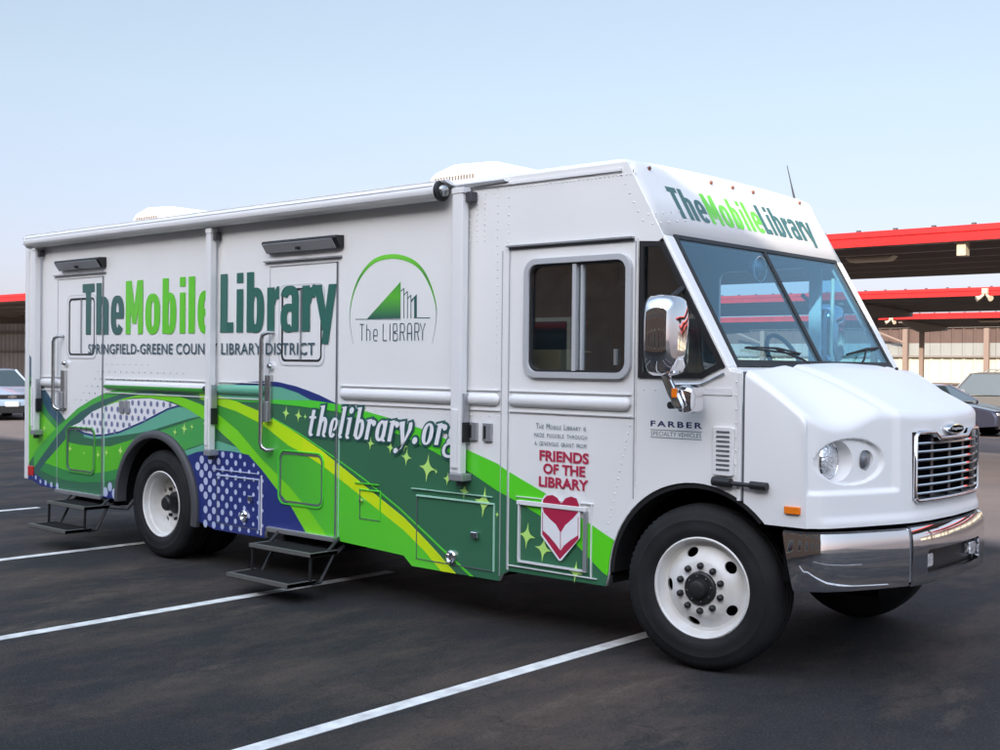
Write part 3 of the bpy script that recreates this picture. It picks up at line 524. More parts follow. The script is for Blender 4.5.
# roof and sloping front cap in one shell
def cap_rows(lift):
    rows = []
    ys = [0, 0.012, 0.03, 0.06, 0.10, 0.2, 0.5, 0.85, 1.22, 1.59, 1.94, 2.24, 2.34, 2.38, 2.41, 2.428, 2.44]
    for y in ys:
        yh = min(y, W2-y); e = 0.0
        if yh < 0.06: e = 0.06-math.sqrt(max(0, 0.06**2-(0.06-yh)**2))
        cr = 0.028*(1-((y-1.22)/1.22)**2)
        zt = 3.135+cr-e-lift; xi = e*0.55+lift
        slope = lambda z: -0.245-xi-0.565*(z-2.634)
        rows.append([(slope(2.632)+0.0, y, 2.632), (slope(2.9), y, 2.9), (slope(3.03), y, 3.03), (slope(zt-0.07), y, zt-0.07+0.012), (slope(zt-0.07)-0.035, y, zt-0.03), (slope(zt-0.07)-0.09, y, zt-0.006), (slope(zt-0.07)-0.16, y, zt), (-1.2, y, zt), (-3, y, zt), (-5.5, y, zt), (-8.2, y, zt), (-8.29, y, zt-0.03)])
    return rows
q = MB().m('white_plain'); q.grid(cap_rows(0)); 
ro = q.build('roof', T, smooth=30); md = ro.modifiers.new('s', 'SOLIDIFY'); md.thickness = 0.03; md.offset = -1
# belt joint under the roof edge
MB().m('white_plain').box((XR, -0.012, 3.045), (-0.56, 0.004, 3.062)).build('drip_rail', T)
MB().m('seam_soft').box((-1.95, -0.004, 3.036), (-0.56, 0.002, 3.043)).build('roof_seam', T)
# rear wall
MB().m('white').box((XR, 0.035, 0.55), (XR+0.04, W2-0.035, 3.08)).build('rear_wall', T)
MB().m('white_plain').box((-8.30, -0.012, 0.555), (-8.215, 0.03, 3.06)).build('corner_post', T, bevel=0.012)
MB().m('white_plain').box((-8.46, 0.10, 0.66), (-8.29, 0.30, 0.76)).build('rear_bumper_end', T, bevel=0.015)
MB().m('red_lens').box((-8.215, -0.014, 0.60), (-8.10, -0.002, 0.70)).build('side_marker', T, bevel=0.004)

# windshield
def ws(s_, y): # s_: 0 bottom .. 1 top
    return Vector((0.205-0.455*s_, y, 1.838+0.796*s_))
NRM = Vector((0.868, 0, 0.496))
def slab(name, pts, th, m_, parent, bevel=0, off=0.0):   # pts: (s, y)
    q = MB().m(m_); A = [ws(s_, y)+NRM*off for s_, y in pts]; B = [p-NRM*th for p in A]; k = len(pts); q.v = [tuple(p) for p in A+B]
    q.face(range(k)); q.face([2*k-1-i for i in range(k)])
    for i in range(k): j = (i+1) % k; q.face((i, k+i, k+j, j))
    return q.build(name, parent, bevel=bevel)
for y0, y1 in ((0.0, 0.115), (W2-0.115, W2)):
    slab('windshield_post', [(-0.03, y0), (-0.03, y1), (1.0, y1), (1.0, y0)], 0.07, 'white_plain', T, bevel=0.02, off=0.004)
for y0, y1 in ((0.135, 1.205), (1.235, W2-0.135)):
    gl = slab('windshield', [(0.03, y0), (0.03, y1), (0.985, y1), (0.985, y0)], 0.006, 'windshield', T)
gk = MB().m('black')
fr = slab('windshield_seal', [(-0.012, 0.105), (-0.012, W2-0.105), (0.035, W2-0.105), (0.035, 0.105)], 0.03, 'black', T, off=0.006)
slab('windshield_seal', [(0.972, 0.105), (0.972, W2-0.105), (1.004, W2-0.105), (1.004, 0.105)], 0.03, 'black', T, off=0.006)
slab('windshield_seal', [(0.035, 0.110), (0.035, 0.145), (0.972, 0.145), (0.972, 0.110)], 0.03, 'black', T, off=0.005)
slab('windshield_seal', [(0.035, W2-0.145), (0.035, W2-0.110), (0.972, W2-0.110), (0.972, W2-0.145)], 0.03, 'black', T, off=0.005)
slab('windshield_divider', [(0.035, 1.20), (0.035, 1.24), (0.972, 1.24), (0.972, 1.20)], 0.03, 'black', T, off=0.007)
# cowl and front bulkhead
MB().m('white_plain').prism([(0.14, 1.70), (XF+0.01, 1.70), (XF+0.01, 1.800), (0.19, 1.828), (0.14, 1.80)], 1, 0.02, W2-0.02).build('cowl', T, bevel=0.006)
MB().m('under').box((0.27, 0.036, 1.06), (XF-0.005, W2-0.036, 1.70)).box((0.27, 0.40, 0.55), (XF-0.005, W2-0.40, 1.059)).build('front_bulkhead', T)
MB().m('seam').box((XF-0.002, 0.004, 1.05), (XF+0.016, 0.03, 1.80)).build('hood_gap', T)

# ------------------------------------------------------------------ hood
PL = [(0, 0.70), (0.03, 0.752), (0.07, 0.785), (0.15, 0.822), (0.30, 0.885), (0.45, 0.942), (0.55, 0.982), (0.62, 1.005), (0.70, 1.03), (0.9, 1.055), (1.22, 1.07)]
def plan(yh):
    for (a, xa), (b_, xb_) in zip(PL, PL[1:]):
        if yh <= b_: return xa+(xb_-xa)*(yh-a)/(b_-a)
    return PL[-1][1]
def sst(x, a, b_):
    t_ = min(1, max(0, (x-a)/(b_-a))); return t_*t_*(3-2*t_)
def xwall(y, z):
    yh = min(y, W2-y)
    v = (plan(max(0, yh-0.03))+plan(yh)+plan(yh+0.03))/3-0.02*(z-0.92)
    m_ = sst(yh, 0.0, 0.03)*(1-sst(yh, 0.57, 0.62))*sst(z, 1.11, 1.14)
    v -= 0.024*m_
    ov = ((yh-0.285)/0.235)**2+((z-1.295)/0.132)**2
    v -= 0.018*(1-sst(ov, 0.88, 1.0))
    v += 0.012*sst(yh, 0.02, 0.10)*(1-sst(z, 0.95, 1.0))
    return v
def ztop(x, y):
    yh = min(y, W2-y)
    zs = 1.847-0.305*(max(0, x-0.31)/0.74)**1.35
    dr = 0.035+0.33*max(0, x-0.33)
    z = zs-dr*(1-sst(yh, 0.10, 0.62))+0.012*sst(yh, 0.55, 1.22)
    z -= 0.02*math.exp(-((yh-0.56)/0.05)**2)
    if yh < 0.05: z -= 0.05-math.sqrt(max(0, 0.05**2-(0.05-yh)**2))
    return z
ys = [0, 0.004, 0.012, 0.025, 0.04]+[0.05+0.01*i for i in range(235)]; ys = [y for y in ys if y < W2-0.045]+[W2-0.04, W2-0.025, W2-0.012, W2-0.004, W2]
q = MB().m('white_plain'); rows = []
for y in ys:
    lo, hi = 1.2, 1.9
    for _ in range(30):
        m_ = (lo+hi)/2
        if ztop(xwall(y, m_), y) > m_: lo = m_
        else: hi = m_
    zc = lo; r_ = 0.042
    row = [(0.325, y, 0.93)]+[(xwall(y, 0.93+(zc-r_-0.93)*i/75), y, 0.93+(zc-r_-0.93)*i/75) for i in range(76)]
    xc = xwall(y, zc); p0 = Vector(row[-1]); p1 = Vector((xc, y, zc)); p2 = Vector((xc-r_, y, ztop(xc-r_, y)))
    for i in range(1, 8): t_ = i/8; row.append(tuple(p0*(1-t_)**2+p1*2*t_*(1-t_)+p2*t_*t_))
    row += [(xc-r_+(0.325-xc+r_)*i/50, y, ztop(xc-r_+(0.325-xc+r_)*i/50, y)) for i in range(51)]
    rows.append(row)
q.grid(rows, wrap=True); nn = len(rows[0]); q.face(range(nn)); q.face([len(q.v)-nn+i for i in reversed(range(nn))])
hood = q.build('hood', T)
cuts = []
for yc, rr, xs_ in ((0.195, 0.118, 0.745), (0.405, 0.062, 0.86), (W2-0.195, 0.118, 0.745), (W2-0.405, 0.062, 0.86)):
    cuts.append(tmpobj(MB().lathe([(rr*0.9, xs_), (rr, xs_+0.06), (rr*1.05, 1.5)], (0, yc, 1.30), 0, 48)))
for a in (-0.2, W2-0.5): cuts.append(tmpobj(MB().lathe([(0.632, a), (0.632, a+0.7)], (0, 0, 0.5), 1, 64)))
GR = [(0.715, 1.055), (1.725, 1.055), (1.725, 1.455), (1.50, 1.455), (1.44, 1.418), (1.00, 1.418), (0.94, 1.455), (0.715, 1.455)]
cuts.append(tmpobj(MB().prism(GR, 0, 0.9, 1.3)))
boolean(hood, cuts)
for p in hood.data.polygons: p.use_smooth = True
hood.data.set_sharp_from_angle(angle=math.radians(38))
for yc in (0.195, W2-0.195):
    h = MB().m('lamp_lens').lathe([(0.001, 0.782), (0.05, 0.779), (0.09, 0.766), (0.106, 0.748)], (0, yc, 1.30), 0, 32).build('headlight', T, smooth=40)
    MB().m('chrome').lathe([(0.102, 0.74), (0.114, 0.752), (0.108, 0.760), (0.100, 0.748)], (0, yc, 1.30), 0, 32, closed=True).build('bezel', h, smooth=40)
for yc in (0.405, W2-0.405):
    MB().m('lens_grey').lathe([(0.001, 0.892), (0.035, 0.889), (0.052, 0.872)], (0, yc, 1.30), 0, 24).build('turn_signal', T, smooth=40)
# grille
gb = lambda y: 1.035+0.045*(1-((y-1.22)/0.51)**2)
yy = [0.715+1.01*i/20 for i in range(21)]
gr = MB().m('black').box((0.90, 0.70, 1.04), (0.955, W2-0.70, 1.47)).build('grille', T)
for k in range(7):
    z = 1.092+0.049*k
    MB().m('chrome').grid([[(gb(y)+dx, y, z+dz) for dx, dz in ((-0.03, 0.007), (0.0, 0.009), (0.006, 0.002), (0.004, -0.006), (-0.03, -0.008))] for y in yy], wrap=True).build('grille_bar', gr, smooth=50)
for y in (0.76, 0.97, 1.22, 1.47, 1.68):
    MB().m('black_gloss').box((0.96, y-0.02, 1.06), (gb(y)-0.03, y+0.02, 1.45)).build('grille_support', gr)
q = MB().m('chrome')
path = [(0.722, 1.07), (0.722, 1.43), (0.75, 1.452), (0.84, 1.454), (0.935, 1.45), (1.0, 1.415)]+[(1.0+0.44*i/7, 1.414) for i in range(1, 7)]+[(1.44, 1.415), (1.505, 1.45), (1.6, 1.454), (1.69, 1.452), (1.718, 1.43), (1.718, 1.07), (1.69, 1.052)]+[(1.69-0.94*i/14, 1.052) for i in range(1, 14)]+[(0.75, 1.052)]
q.tube([(gb(a)+0.004, a, b_) for a, b_ in path+path[:1]], 0.013, 8); q.build('grille_frame', gr, smooth=60)
# badge: chrome oval with a dark field
bd = MB().m('chrome').lathe([(0.001, 0.018), (0.9, 0.016), (1.0, 0.008), (1.0, -0.02)], (0, 0, 0), 0, 36)
bd.v = [(1.078+x, 1.22+y*0.125, 1.462+z*0.034) for x, y, z in bd.v]; bo = bd.build('badge', T, smooth=50)
d2 = MB().m('t_navy').lathe([(0.001, 0.0), (1.0, 0.0)], (0, 0, 0), 0, 32); d2.v = [(1.0965+x, 1.22+y*0.106, 1.462+z*0.023) for x, y, z in d2.v]; d2.build('badge_field', bo)
d = Decal(lambda a, b_, t_: (1.0975+t_, 1.22+a, 1.462+b_)); d.text('Freightliner', -0.085, 0.085, -0.010, 0.013, 'white_plain', 0.02); d.build('badge_lettering', bo)

# ------------------------------------------------------------------ bumper
half = [(0.56, 0.028), (0.62, 0.035), (0.70, 0.06), (0.78, 0.13), (0.86, 0.25), (0.94, 0.41), (1.0, 0.55), (1.035, 0.64)]
def sweep(path, prof, m_, name, smooth=40):
    rows = []
    for i, p in enumerate(path):
        a = Vector(path[max(0, i-1)]); b_ = Vector(path[min(len(path)-1, i+1)]); t_ = (b_-a).normalized(); nrm = Vector((t_.y, -t_.x))
        k_ = max(0.0, 1-abs(p[0]-0.56)/0.08)*0.22
        rows.append([(p[0]+nrm.x*o_+(0.9-z)*k_, p[1]+nrm.y*o_, z) for o_, z in prof])
    q = MB().m(m_); q.grid(rows, wrap=True); k = len(prof); q.face(range(k)); q.face([len(q.v)-k+i for i in range(k)])
    return q.build(name, T, smooth=smooth)
bp_ = [(-0.02, 0.565), (0.006, 0.568), (0.014, 0.60), (0.018, 0.72), (0.014, 0.84), (0.004, 0.892), (-0.015, 0.903), (-0.03, 0.895), (-0.012, 0.84), (-0.004, 0.72), (-0.01, 0.60)]
def dens(p, n_=6):
    o = []
    for a, b_ in zip(p, p[1:]):
        for i in range(n_): o.append((a[0]+(b_[0]-a[0])*i/n_, a[1]+(b_[1]-a[1])*i/n_))
    return o+[p[-1]]
sweep(half, bp_, 'chrome_bumper', 'bumper_corner')
sweep([(x, W2-y) for x, y in reversed(half)], bp_, 'chrome_bumper', 'bumper_corner')
cp = [(1.045+0.05*(1-((y-1.22)/0.575)**2), y) for y in [0.648+1.144*i/24 for i in range(25)]]
bc = sweep(cp, [(-0.02, 0.575), (0.010, 0.565), (0.020, 0.60), (0.022, 0.80), (0.016, 0.865), (0.0, 0.905), (-0.03, 0.91), (-0.045, 0.90), (-0.012, 0.80), (-0.012, 0.60)], 'chrome_bumper', 'bumper')
boolean(bc, [tmpobj(MB().prism(rrect(0.80, 0.625, 1.64, 0.765, 0.03), 0, 0.9, 1.3))])
MB().m('black').box((1.0, 0.78, 0.60), (1.035, 1.66, 0.79)).build('bumper_opening', bc)
for y in (0.87, 1.57):
    MB().m('lamp_lens').prism(rrect(y-0.05, 0.655, y+0.05, 0.735, 0.02), 0, 1.035, 1.078).build('fog_light', bc, bevel=0.008)
for y in (0.645, W2-0.645):
    MB().m('alu_grey').box((0.995, y-0.006, 0.59), (1.045, y+0.006, 0.895)).build('bumper_joint', bc)
MB().m('under').prism([(0.52, 0.12), (0.72, 0.14), (0.98, 0.68), (1.02, 1.22), (0.98, 1.76), (0.72, 2.30), (0.52, 2.32)], 2, 0.60, 0.935).build('bumper_bracket', T)

# ------------------------------------------------------------------ wheels
def tyre(yo, s_, xc, wd=0.27):
    y = lambda d_: yo+s_*d_
    prof = [(0.285, y(0.05)), (0.30, y(0.012)), (0.33, y(-0.004)), (0.36, y(-0.012)), (0.372, y(-0.009)), (0.41, y(-0.014)), (0.415, y(-0.011)), (0.445, y(-0.006)), (0.465, y(0.004)), (0.482, y(0.016)), (0.494, y(0.028)), (0.499, y(0.045)),
            (0.500, y(0.075)), (0.488, y(0.078)), (0.488, y(0.088)), (0.500, y(0.091)), (0.5, y(0.125)), (0.488, y(0.128)), (0.488, y(0.142)), (0.5, y(0.145)), (0.5, y(0.180)), (0.488, y(0.183)), (0.488, y(0.193)), (0.5, y(0.196)), (0.499, y(0.225)), (0.485, y(0.25)), (0.43, y(0.27)), (0.33, y(0.27)), (0.285, y(0.22))]
    def md_(i, j): return -0.008 if (9 <= i <= 11 and j % 2 == 0) else 0
    return MB().m('rubber').lathe(prof, (xc, 0, 0.5), 1, 150, closed=True, mod=md_)
def wheel_front(s_, yo):
    t_ = tyre(yo, s_, 0.0); w_ = t_.build('wheel', T, smooth=35)
    y = lambda d_: yo+s_*d_
    rp = [(0.302, y(0.022)), (0.306, y(0.008)), (0.298, y(0.002)), (0.288, y(0.012)), (0.283, y(0.05)), (0.268, y(0.075)), (0.245, y(0.072)), (0.225, y(0.052)), (0.19, y(0.022)), (0.168, y(0.008)), (0.155, y(0.004)), (0.10, y(0.004)), (0.10, y(0.02)), (0.16, y(0.022)), (0.2, y(0.045)), (0.235, y(0.085)), (0.27, y(0.10)), (0.292, y(0.10)), (0.295, y(0.05))]
    rim = MB().m('white_rim').lathe(rp, (0, 0, 0.5), 1, 80, closed=True).build('rim', w_)
    cs = []
    for k in range(5):
        a = math.radians(38+72*k); c = MB().lathe([(1, -0.3), (1, 0.3)], (0, 0, 0), 1, 24); ca_, sa = math.cos(a), math.sin(a)
        c.v = [((0.217+vx*0.027)*ca_-vz*0.040*sa, yo+vy, 0.5+(0.217+vx*0.027)*sa+vz*0.040*ca_) for vx, vy, vz in c.v]; cs.append(tmpobj(c))
    boolean(rim, cs)
    for p in rim.data.polygons: p.use_smooth = True
    rim.data.set_sharp_from_angle(angle=math.radians(35))
    MB().m('under').lathe([(0.28, y(0.13)), (0.001, y(0.13))], (0, 0, 0.5), 1, 32).build('brake_drum', w_)
    MB().m('black').lathe([(0.102, y(0.006)), (0.098, y(-0.012)), (0.090, y(-0.018)), (0.060, y(-0.018)), (0.054, y(-0.030)), (0.050, y(-0.055)), (0.034, y(-0.062)), (0.001, y(-0.062))], (0, 0, 0.5), 1, 40).build('hub', w_, smooth=35)
    for k in range(10):
        a = math.radians(18+36*k); MB().m('black').lathe([(0.021, y(0.006)), (0.020, y(-0.016)), (0.013, y(-0.026)), (0.001, y(-0.028))], (0.135*math.cos(a), 0, 0.5+0.135*math.sin(a)), 1, 8).build('lug_nut', w_, smooth=50)
    for k in range(8):
        a = math.radians(10+45*k); MB().m('steel').lathe([(0.006, y(-0.017)), (0.005, y(-0.025)), (0.001, y(-0.026))], (0.076*math.cos(a), 0, 0.5+0.076*math.sin(a)), 1, 6).build('hub_bolt', w_)
    return w_
def steer(w_, yc):
    R_ = Matrix.Rotation(math.radians(8.5), 3, 'Z'); c = Vector((0, yc, 0.5)); base = w_.location.copy()
    w_.rotation_euler.z = math.radians(8.5); w_.location = R_ @ Vector((0, 0, 0))+base+c-R_ @ c
steer(wheel_front(1, 0.035), 0.17); steer(wheel_front(-1, W2-0.035), W2-0.17)
def wheel_rear(s_, yo):
    y = lambda d_: yo+s_*d_
    w_ = tyre(yo, s_, RW).build('wheel', T, smooth=35)
    tyre(yo+s_*0.33, s_, RW).build('inner_tyre', w_, smooth=35)
    rp = [(0.302, y(0.022)), (0.306, y(0.008)), (0.298, y(0.002)), (0.288, y(0.012)), (0.283, y(0.05)), (0.272, y(0.06)), (0.268, y(0.15)), (0.262, y(0.19)), (0.235, y(0.185)), (0.21, y(0.18)), (0.105, y(0.18)), (0.105, y(0.20)), (0.26, y(0.21)), (0.292, y(0.20)), (0.295, y(0.05))]
    rim = MB().m('white_rim').lathe(rp, (RW, 0, 0.5), 1, 80, closed=True).build('rim', w_)
    cs = []
    for k in range(5):
        a = math.radians(10+72*k); cs.append(tmpobj(MB().lathe([(0.026, yo+s_*0.1), (0.026, yo+s_*0.3)], (RW+0.228*math.cos(a), 0, 0.5+0.228*math.sin(a)), 1, 16)))
    boolean(rim, cs)
    for p in rim.data.polygons: p.use_smooth = True
    rim.data.set_sharp_from_angle(angle=math.radians(35))
    MB().m('black').lathe([(0.105, y(0.185)), (0.10, y(0.15)), (0.072, y(0.14)), (0.068, y(0.06)), (0.055, y(0.045)), (0.001, y(0.042))], (RW, 0, 0.5), 1, 32).build('hub', w_, smooth=35)
    for k in range(10):
        a = math.radians(18+36*k); MB().m('black').lathe([(0.017, y(0.182)), (0.016, y(0.155)), (0.001, y(0.15))], (RW+0.150*math.cos(a), 0, 0.5+0.150*math.sin(a)), 1, 8).build('lug_nut', w_)
wheel_rear(1, 0.035); wheel_rear(-1, W2-0.035)
# rubber flare round the rear arch and wells
fl = MB().m('rubber_flare'); rows = []
for x, z in arc(RW, 0.50, 1.0, 182, -12, 36):
    dx, dz = x-RW, z-0.5
    rows.append([(RW+dx*rr, yy_, 0.5+dz*rr) for rr, yy_ in ((0.68, 0.01), (0.682, -0.028), (0.665, -0.045), (0.635, -0.05), (0.615, -0.045), (0.61, 0.0), (0.61, 0.05))])
fl.grid(rows, wrap=True).build('arch_flare', T, smooth=40)
for xc, aend in ((0.0, 42), (RW, -5)):
    for a, b_ in ((0.036, 0.85), (W2-0.85, W2-0.036)):
        q = MB().m('under'); ar = arc(xc, 0.5, 0.628, 185, aend, 24); q.grid([[(x, a, z) for x, z in ar], [(x, b_, z) for x, z in ar]])
        k0 = b_ if a < 1 else a
        q.prism(ar, 1, k0, k0+0.01); q.build('wheel_well', T, recalc=False)
for a, b_ in ((0.0015, 0.10),):
    q = MB().m('black'); o1 = arc(0, 0.5, 0.632, 178, 45, 30); o2 = arc(0, 0.5, 0.60, 178, 45, 30)
    q.grid([[(x, 0.012, z) for x, z in o1], [(x, 0.012, z) for x, z in o2], [(x, 0.2, z) for x, z in o2]]).build('arch_lip', T, recalc=False)

# ------------------------------------------------------------------ chassis
q = MB().m('under')
q.box((-8.15, 0.72, 0.52), (0.9, 0.82, 0.78)).box((-8.15, 1.62, 0.52), (0.9, 1.72, 0.78))
q.build('frame_rails', T)
MB().m('under').box((-8.2, 0.40, 0.78), (XF-0.05, W2-0.40, 0.84)).box((-8.2, 0.036, 0.78), (-6.42, 0.399, 0.84)).box((-5.13, 0.036, 0.78), (-0.66, 0.399, 0.84)).box((-8.2, W2-0.399, 0.78), (-6.42, W2-0.036, 0.84)).box((-5.13, W2-0.399, 0.78), (-0.66, W2-0.036, 0.84)).build('floor', T)
MB().m('under').tube([(RW, 0.2, 0.5), (RW, 2.2, 0.5)], 0.09, 12).build('rear_axle', T)
MB().m('under').ball((RW, 1.22, 0.5), 0.24, 14).build('differential', T, smooth=60)
MB().m('under').tube([(0, 0.2, 0.46), (0, 2.2, 0.46)], 0.07, 10).build('front_axle', T)
MB().m('under').tube([(RW+0.2, 1.22, 0.5), (-0.6, 1.22, 0.6)], 0.05, 10).build('drive_shaft', T)
MB().m('under').box((-5.0, 0.06, 0.40), (-4.2, 0.7, 0.80)).build('battery_box', T)
MB().m('under').box((-2.40, 0.06, 0.37), (-1.56, 0.7, 0.80)).build('generator_box', T)
MB().m('under').tube([(-3.9, 1.9, 0.55), (-2.6, 1.9, 0.55)], 0.24, 20).build('fuel_tank', T)
MB().m('under').box((-1.4, 0.1, 0.46), (-0.75, 0.6, 0.8)).build('step_well', T)
MB().m('under').box((-0.3, 0.9, 0.42), (0.75, 1.6, 0.9)).build('engine_pan', T)
MB().m('dark_grey').tube([(-7.2, 0.5, 0.42), (-6.6, 0.45, 0.44)], 0.05, 10).build('exhaust_pipe', T)
MB().m('dark_grey').tube([(-6.75, 0.03, 0.47), (-6.6, 0.02, 0.40), (-6.38, 0.06, 0.40), (-6.3, 0.2, 0.6)], 0.02, 8).build('flap_bracket', T)
# skirt backing so that the body reads as solid from below
q = MB().m('under').box((-8.2, 0.038, 0.56), (-6.5, 0.06, 0.8)).box((-5.0, 0.038, 0.45), (-0.7, 0.06, 0.8)); q.build('skirt_backing', T)

# ------------------------------------------------------------------ cab interior
MB().m('interior').box((-2.35, 0.04, 0.85), (-2.30, W2-0.04, 3.05)).build('partition', T)
MB().m('dash').box((-2.3, 0.04, 1.14), (0.25, W2-0.04, 1.17)).build('cab_floor', T)
MB().m('interior').box((-8.2, 0.05, 3.04), (-0.62, W2-0.05, 3.06)).build('headliner', T)
MB().m('dash').prism([(0.24, 1.18), (-0.12, 1.18), (-0.16, 1.62), (-0.02, 1.76), (0.19, 1.79)], 1, 0.06, W2-0.06).build('dashboard', T, bevel=0.03)
MB().m('dash').prism([(-0.14, 1.6), (-0.30, 1.62), (-0.24, 1.84), (-0.02, 1.86), (0.05, 1.76)], 1, 1.45, 2.1).build('instrument_pod', T, bevel=0.04)
sw = MB().m('seat_black').tube([(-0.36-0.10*math.sin(a), 1.78+0.22*math.cos(a), 1.86+0.20*math.sin(a)) for a in [2*PI*i/28 for i in range(29)]], 0.017, 8).tube([(-0.36, 1.57, 1.86), (-0.34, 1.78, 1.83), (-0.36, 1.99, 1.86)], 0.016, 6).tube([(-0.35, 1.78, 1.84), (-0.12, 1.78, 1.62)], 0.03, 8).build('steering_wheel', T, smooth=50)
def seat(yc):
    s_ = MB().m('seat_black').box((-1.25, yc-0.25, 1.30), (-0.72, yc+0.25, 1.44)).build('seat', T, bevel=0.05)
    b_ = MB().m('seat_black').prism([(-1.22, 1.40), (-1.10, 1.40), (-1.24, 2.12), (-1.34, 2.12)], 1, yc-0.24, yc+0.24).build('backrest', s_, bevel=0.05)
    MB().m('seat_black').prism([(-1.30, 2.13), (-1.22, 2.13), (-1.25, 2.30), (-1.33, 2.30)], 1, yc-0.13, yc+0.13).build('headrest', s_, bevel=0.03)
    MB().m('interior').box((-1.15, yc-0.15, 0.9), (-0.8, yc+0.15, 1.3)).build('seat_base', s_)
seat(1.78); seat(0.62)
MB().m('interior').box((-2.28, 0.3, 0.92), (-2.0, 2.2, 2.5)).build('bookcase', T)
for k in range(9):
    MB().m(['wood_tan', 'interior_light', 'panel_grey', 't_red', 'wood_tan'][k % 5]).box((-1.99, 0.35+0.2*k, 1.45), (-1.9, 0.50+0.2*k, 1.75)).build('book_row', T)
MB().m('wood_tan').box((-1.55, 0.20, 1.76), (-1.20, 0.55, 1.93)).build('cardboard_box', T, bevel=0.01)
MB().m('cream_bar').tube([(-0.25, 2.30, 2.5), (-0.25, 2.28, 1.95), (-0.20, 2.22, 1.86), (-0.10, 2.0, 1.83)], 0.015, 8).build('grab_bar', T, smooth=50)
0 and MB().m('cream_bar').tube([(-0.45, 1.50, 2.45), (-0.45, 1.47, 1.95), (-0.40, 1.40, 1.88)], 0.02, 8).build('grab_bar', T, smooth=50)
fn = MB().m('lens_grey').ball((-0.25, 1.12, 2.50), 0.055, 12).build('cab_fan', T, smooth=60)
for k in range(4):
    MB().m('interior_light').tube([(-0.21, 1.12+0.085*math.cos(a), 2.49+0.085*math.sin(a)) for a in [2*PI*i/20+k for i in range(21)]], 0.004, 5).build('fan_guard', fn) if k == 0 else None
MB().m('lens_grey').ball((-0.22, 1.30, 2.47), 0.035, 10).build('dome_camera', T, smooth=60)
MB().m('interior_light').box((-0.62, 0.08, 2.66), (-0.34, W2-0.08, 2.70)).build('header_shelf', T)
# ------------------------------------------------------------------ vinyl wrap on the near side
def sidemap(a, b_, t_): return (a, -t_, b_)
def clip_obj():
    return tmpobj(MB().prism([(x, z) for x, z in side], 1, -0.2, 0.2))
wrap_v = MB(); layer = 0
wrap_objs = []
out = MB(); ymx = 0.0006
clipper = clip_obj()
for name, m_, pts in WRAP:
    o = link('w', MB().m(m_).prism(pts, 1, -ymx, 0.004).mesh('w'))
    md = o.modifiers.new('b', 'BOOLEAN'); md.object = clipper; md.operation = 'INTERSECT'; md.solver = 'EXACT'
    dg = bpy.context.evaluated_depsgraph_get(); me = o.evaluated_get(dg).to_mesh()
    out.m(m_); k = len(out.v); out.v += [tuple(v.co) for v in me.vertices]
    for p in me.polygons: out.face([k+i for i in p.vertices])
    bpy.data.objects.remove(o); ymx += 0.0002
bpy.data.objects.remove(clipper)
out.build('vinyl_wrap', T, recalc=False)
D1 = Decal(sidemap, 0.0003, ymx+0.0003); DS = []
def dot(c, rr, m_, el=1.0, n_=10):
    D1.poly([(c[0]+rr*math.cos(2*PI*i/n_), c[1]+el*rr*math.sin(2*PI*i/n_)) for i in range(n_)], m_, lift=False)
def inside(p, poly):
    c = False; j = len(poly)-1
    for i in range(len(poly)):
        a, b_ = poly[i], poly[j]
        if (a[1] > p[1]) != (b_[1] > p[1]) and p[0] < (b_[0]-a[0])*(p[1]-a[1])/(b_[1]-a[1])+a[0]: c = not c
        j = i
    return c
wf = [p for n_, m_, p in WRAP if m_ == 'white_v'][0]; navy = [p for n_, m_, p in WRAP if m_ == 'navy'][2]; basep = WRAP[0][2]
for j in range(60):              # halftone fields
    for i in range(90):
        x = -7.45+0.105*i+(0.0525 if j % 2 else 0); z = 2.0-0.072*j
        if z < 0.4: break
        if inside((x, z), offset_poly(wf, -0.006)): dot((x, z), 0.024, 'dot_grey', 1.15)
        # fading dots above the arch
        topz = 1.86-0.10*(x+6.6) if x > -6.6 else 1.86+0.62*(x+6.6)
        topz = min(topz, 1.80)
        if -7.25 < x < -5.3 and z < topz and z > 1.30 and not inside((x, z), offset_poly(basep, 0.02)) and not (1.53 < z < 1.64 and x > -6.7):
            g_ = (topz-z)/0.45; dot((x, z), min(0.014, 0.005+0.010*g_), 't_slate', 1.0, 6)
        
D1.t += 0.0003
for j in range(12):
    for i in range(14):
        x = -5.12+0.125*i+(0.0625 if j % 2 else 0); z = 1.02-0.062*j
        rr = 0.034-0.022*(x+5.1)/0.95
        if x < -4.17 and z > 0.385 and inside((x, z), offset_poly(navy, -0.02)) and math.hypot(x-RW, z-0.5) > 0.72 and (z > 0.44 or x > -5.0) and rr > 0.005: dot((x, z), rr, 'dot_light', 1.1)
for x, z, rr in ((-8.12, 0.60, 0.012), (-8.05, 0.585, 0.02), (-7.95, 0.55, 0.02), (-7.84, 0.545, 0.025), (-7.72, 0.535, 0.025), (-7.60, 0.53, 0.03),
                 (-6.66, 0.545, 0.042), (-6.58, 0.62-0.02, 0.04), (-6.50, 0.54, 0.045), (-6.44, 0.61, 0.045)): dot((x, z), rr, 'dot_light', 1.15)
D1.t += 0.0003
for x in range(7):               # the navy rim is broken by white dots
    pass
for x, z, rr in STARS:
    pts = []
    for k in range(32):
        a = 2*PI*k/32; c, s_ = math.cos(a), math.sin(a); q = 1/((abs(c)**0.52+abs(s_)**0.52)**(1/0.52))
        tilt = 0.12; px_, pz = c*q*rr*0.85, s_*q*rr*1.05
        pts.append((x+px_+pz*tilt, z+pz-px_*tilt))
    ds = Decal(sidemap, 0.0003, D1.t); ds.poly(pts, 'star'); ds.build('star_decal', T)
D1.t += 0.0003

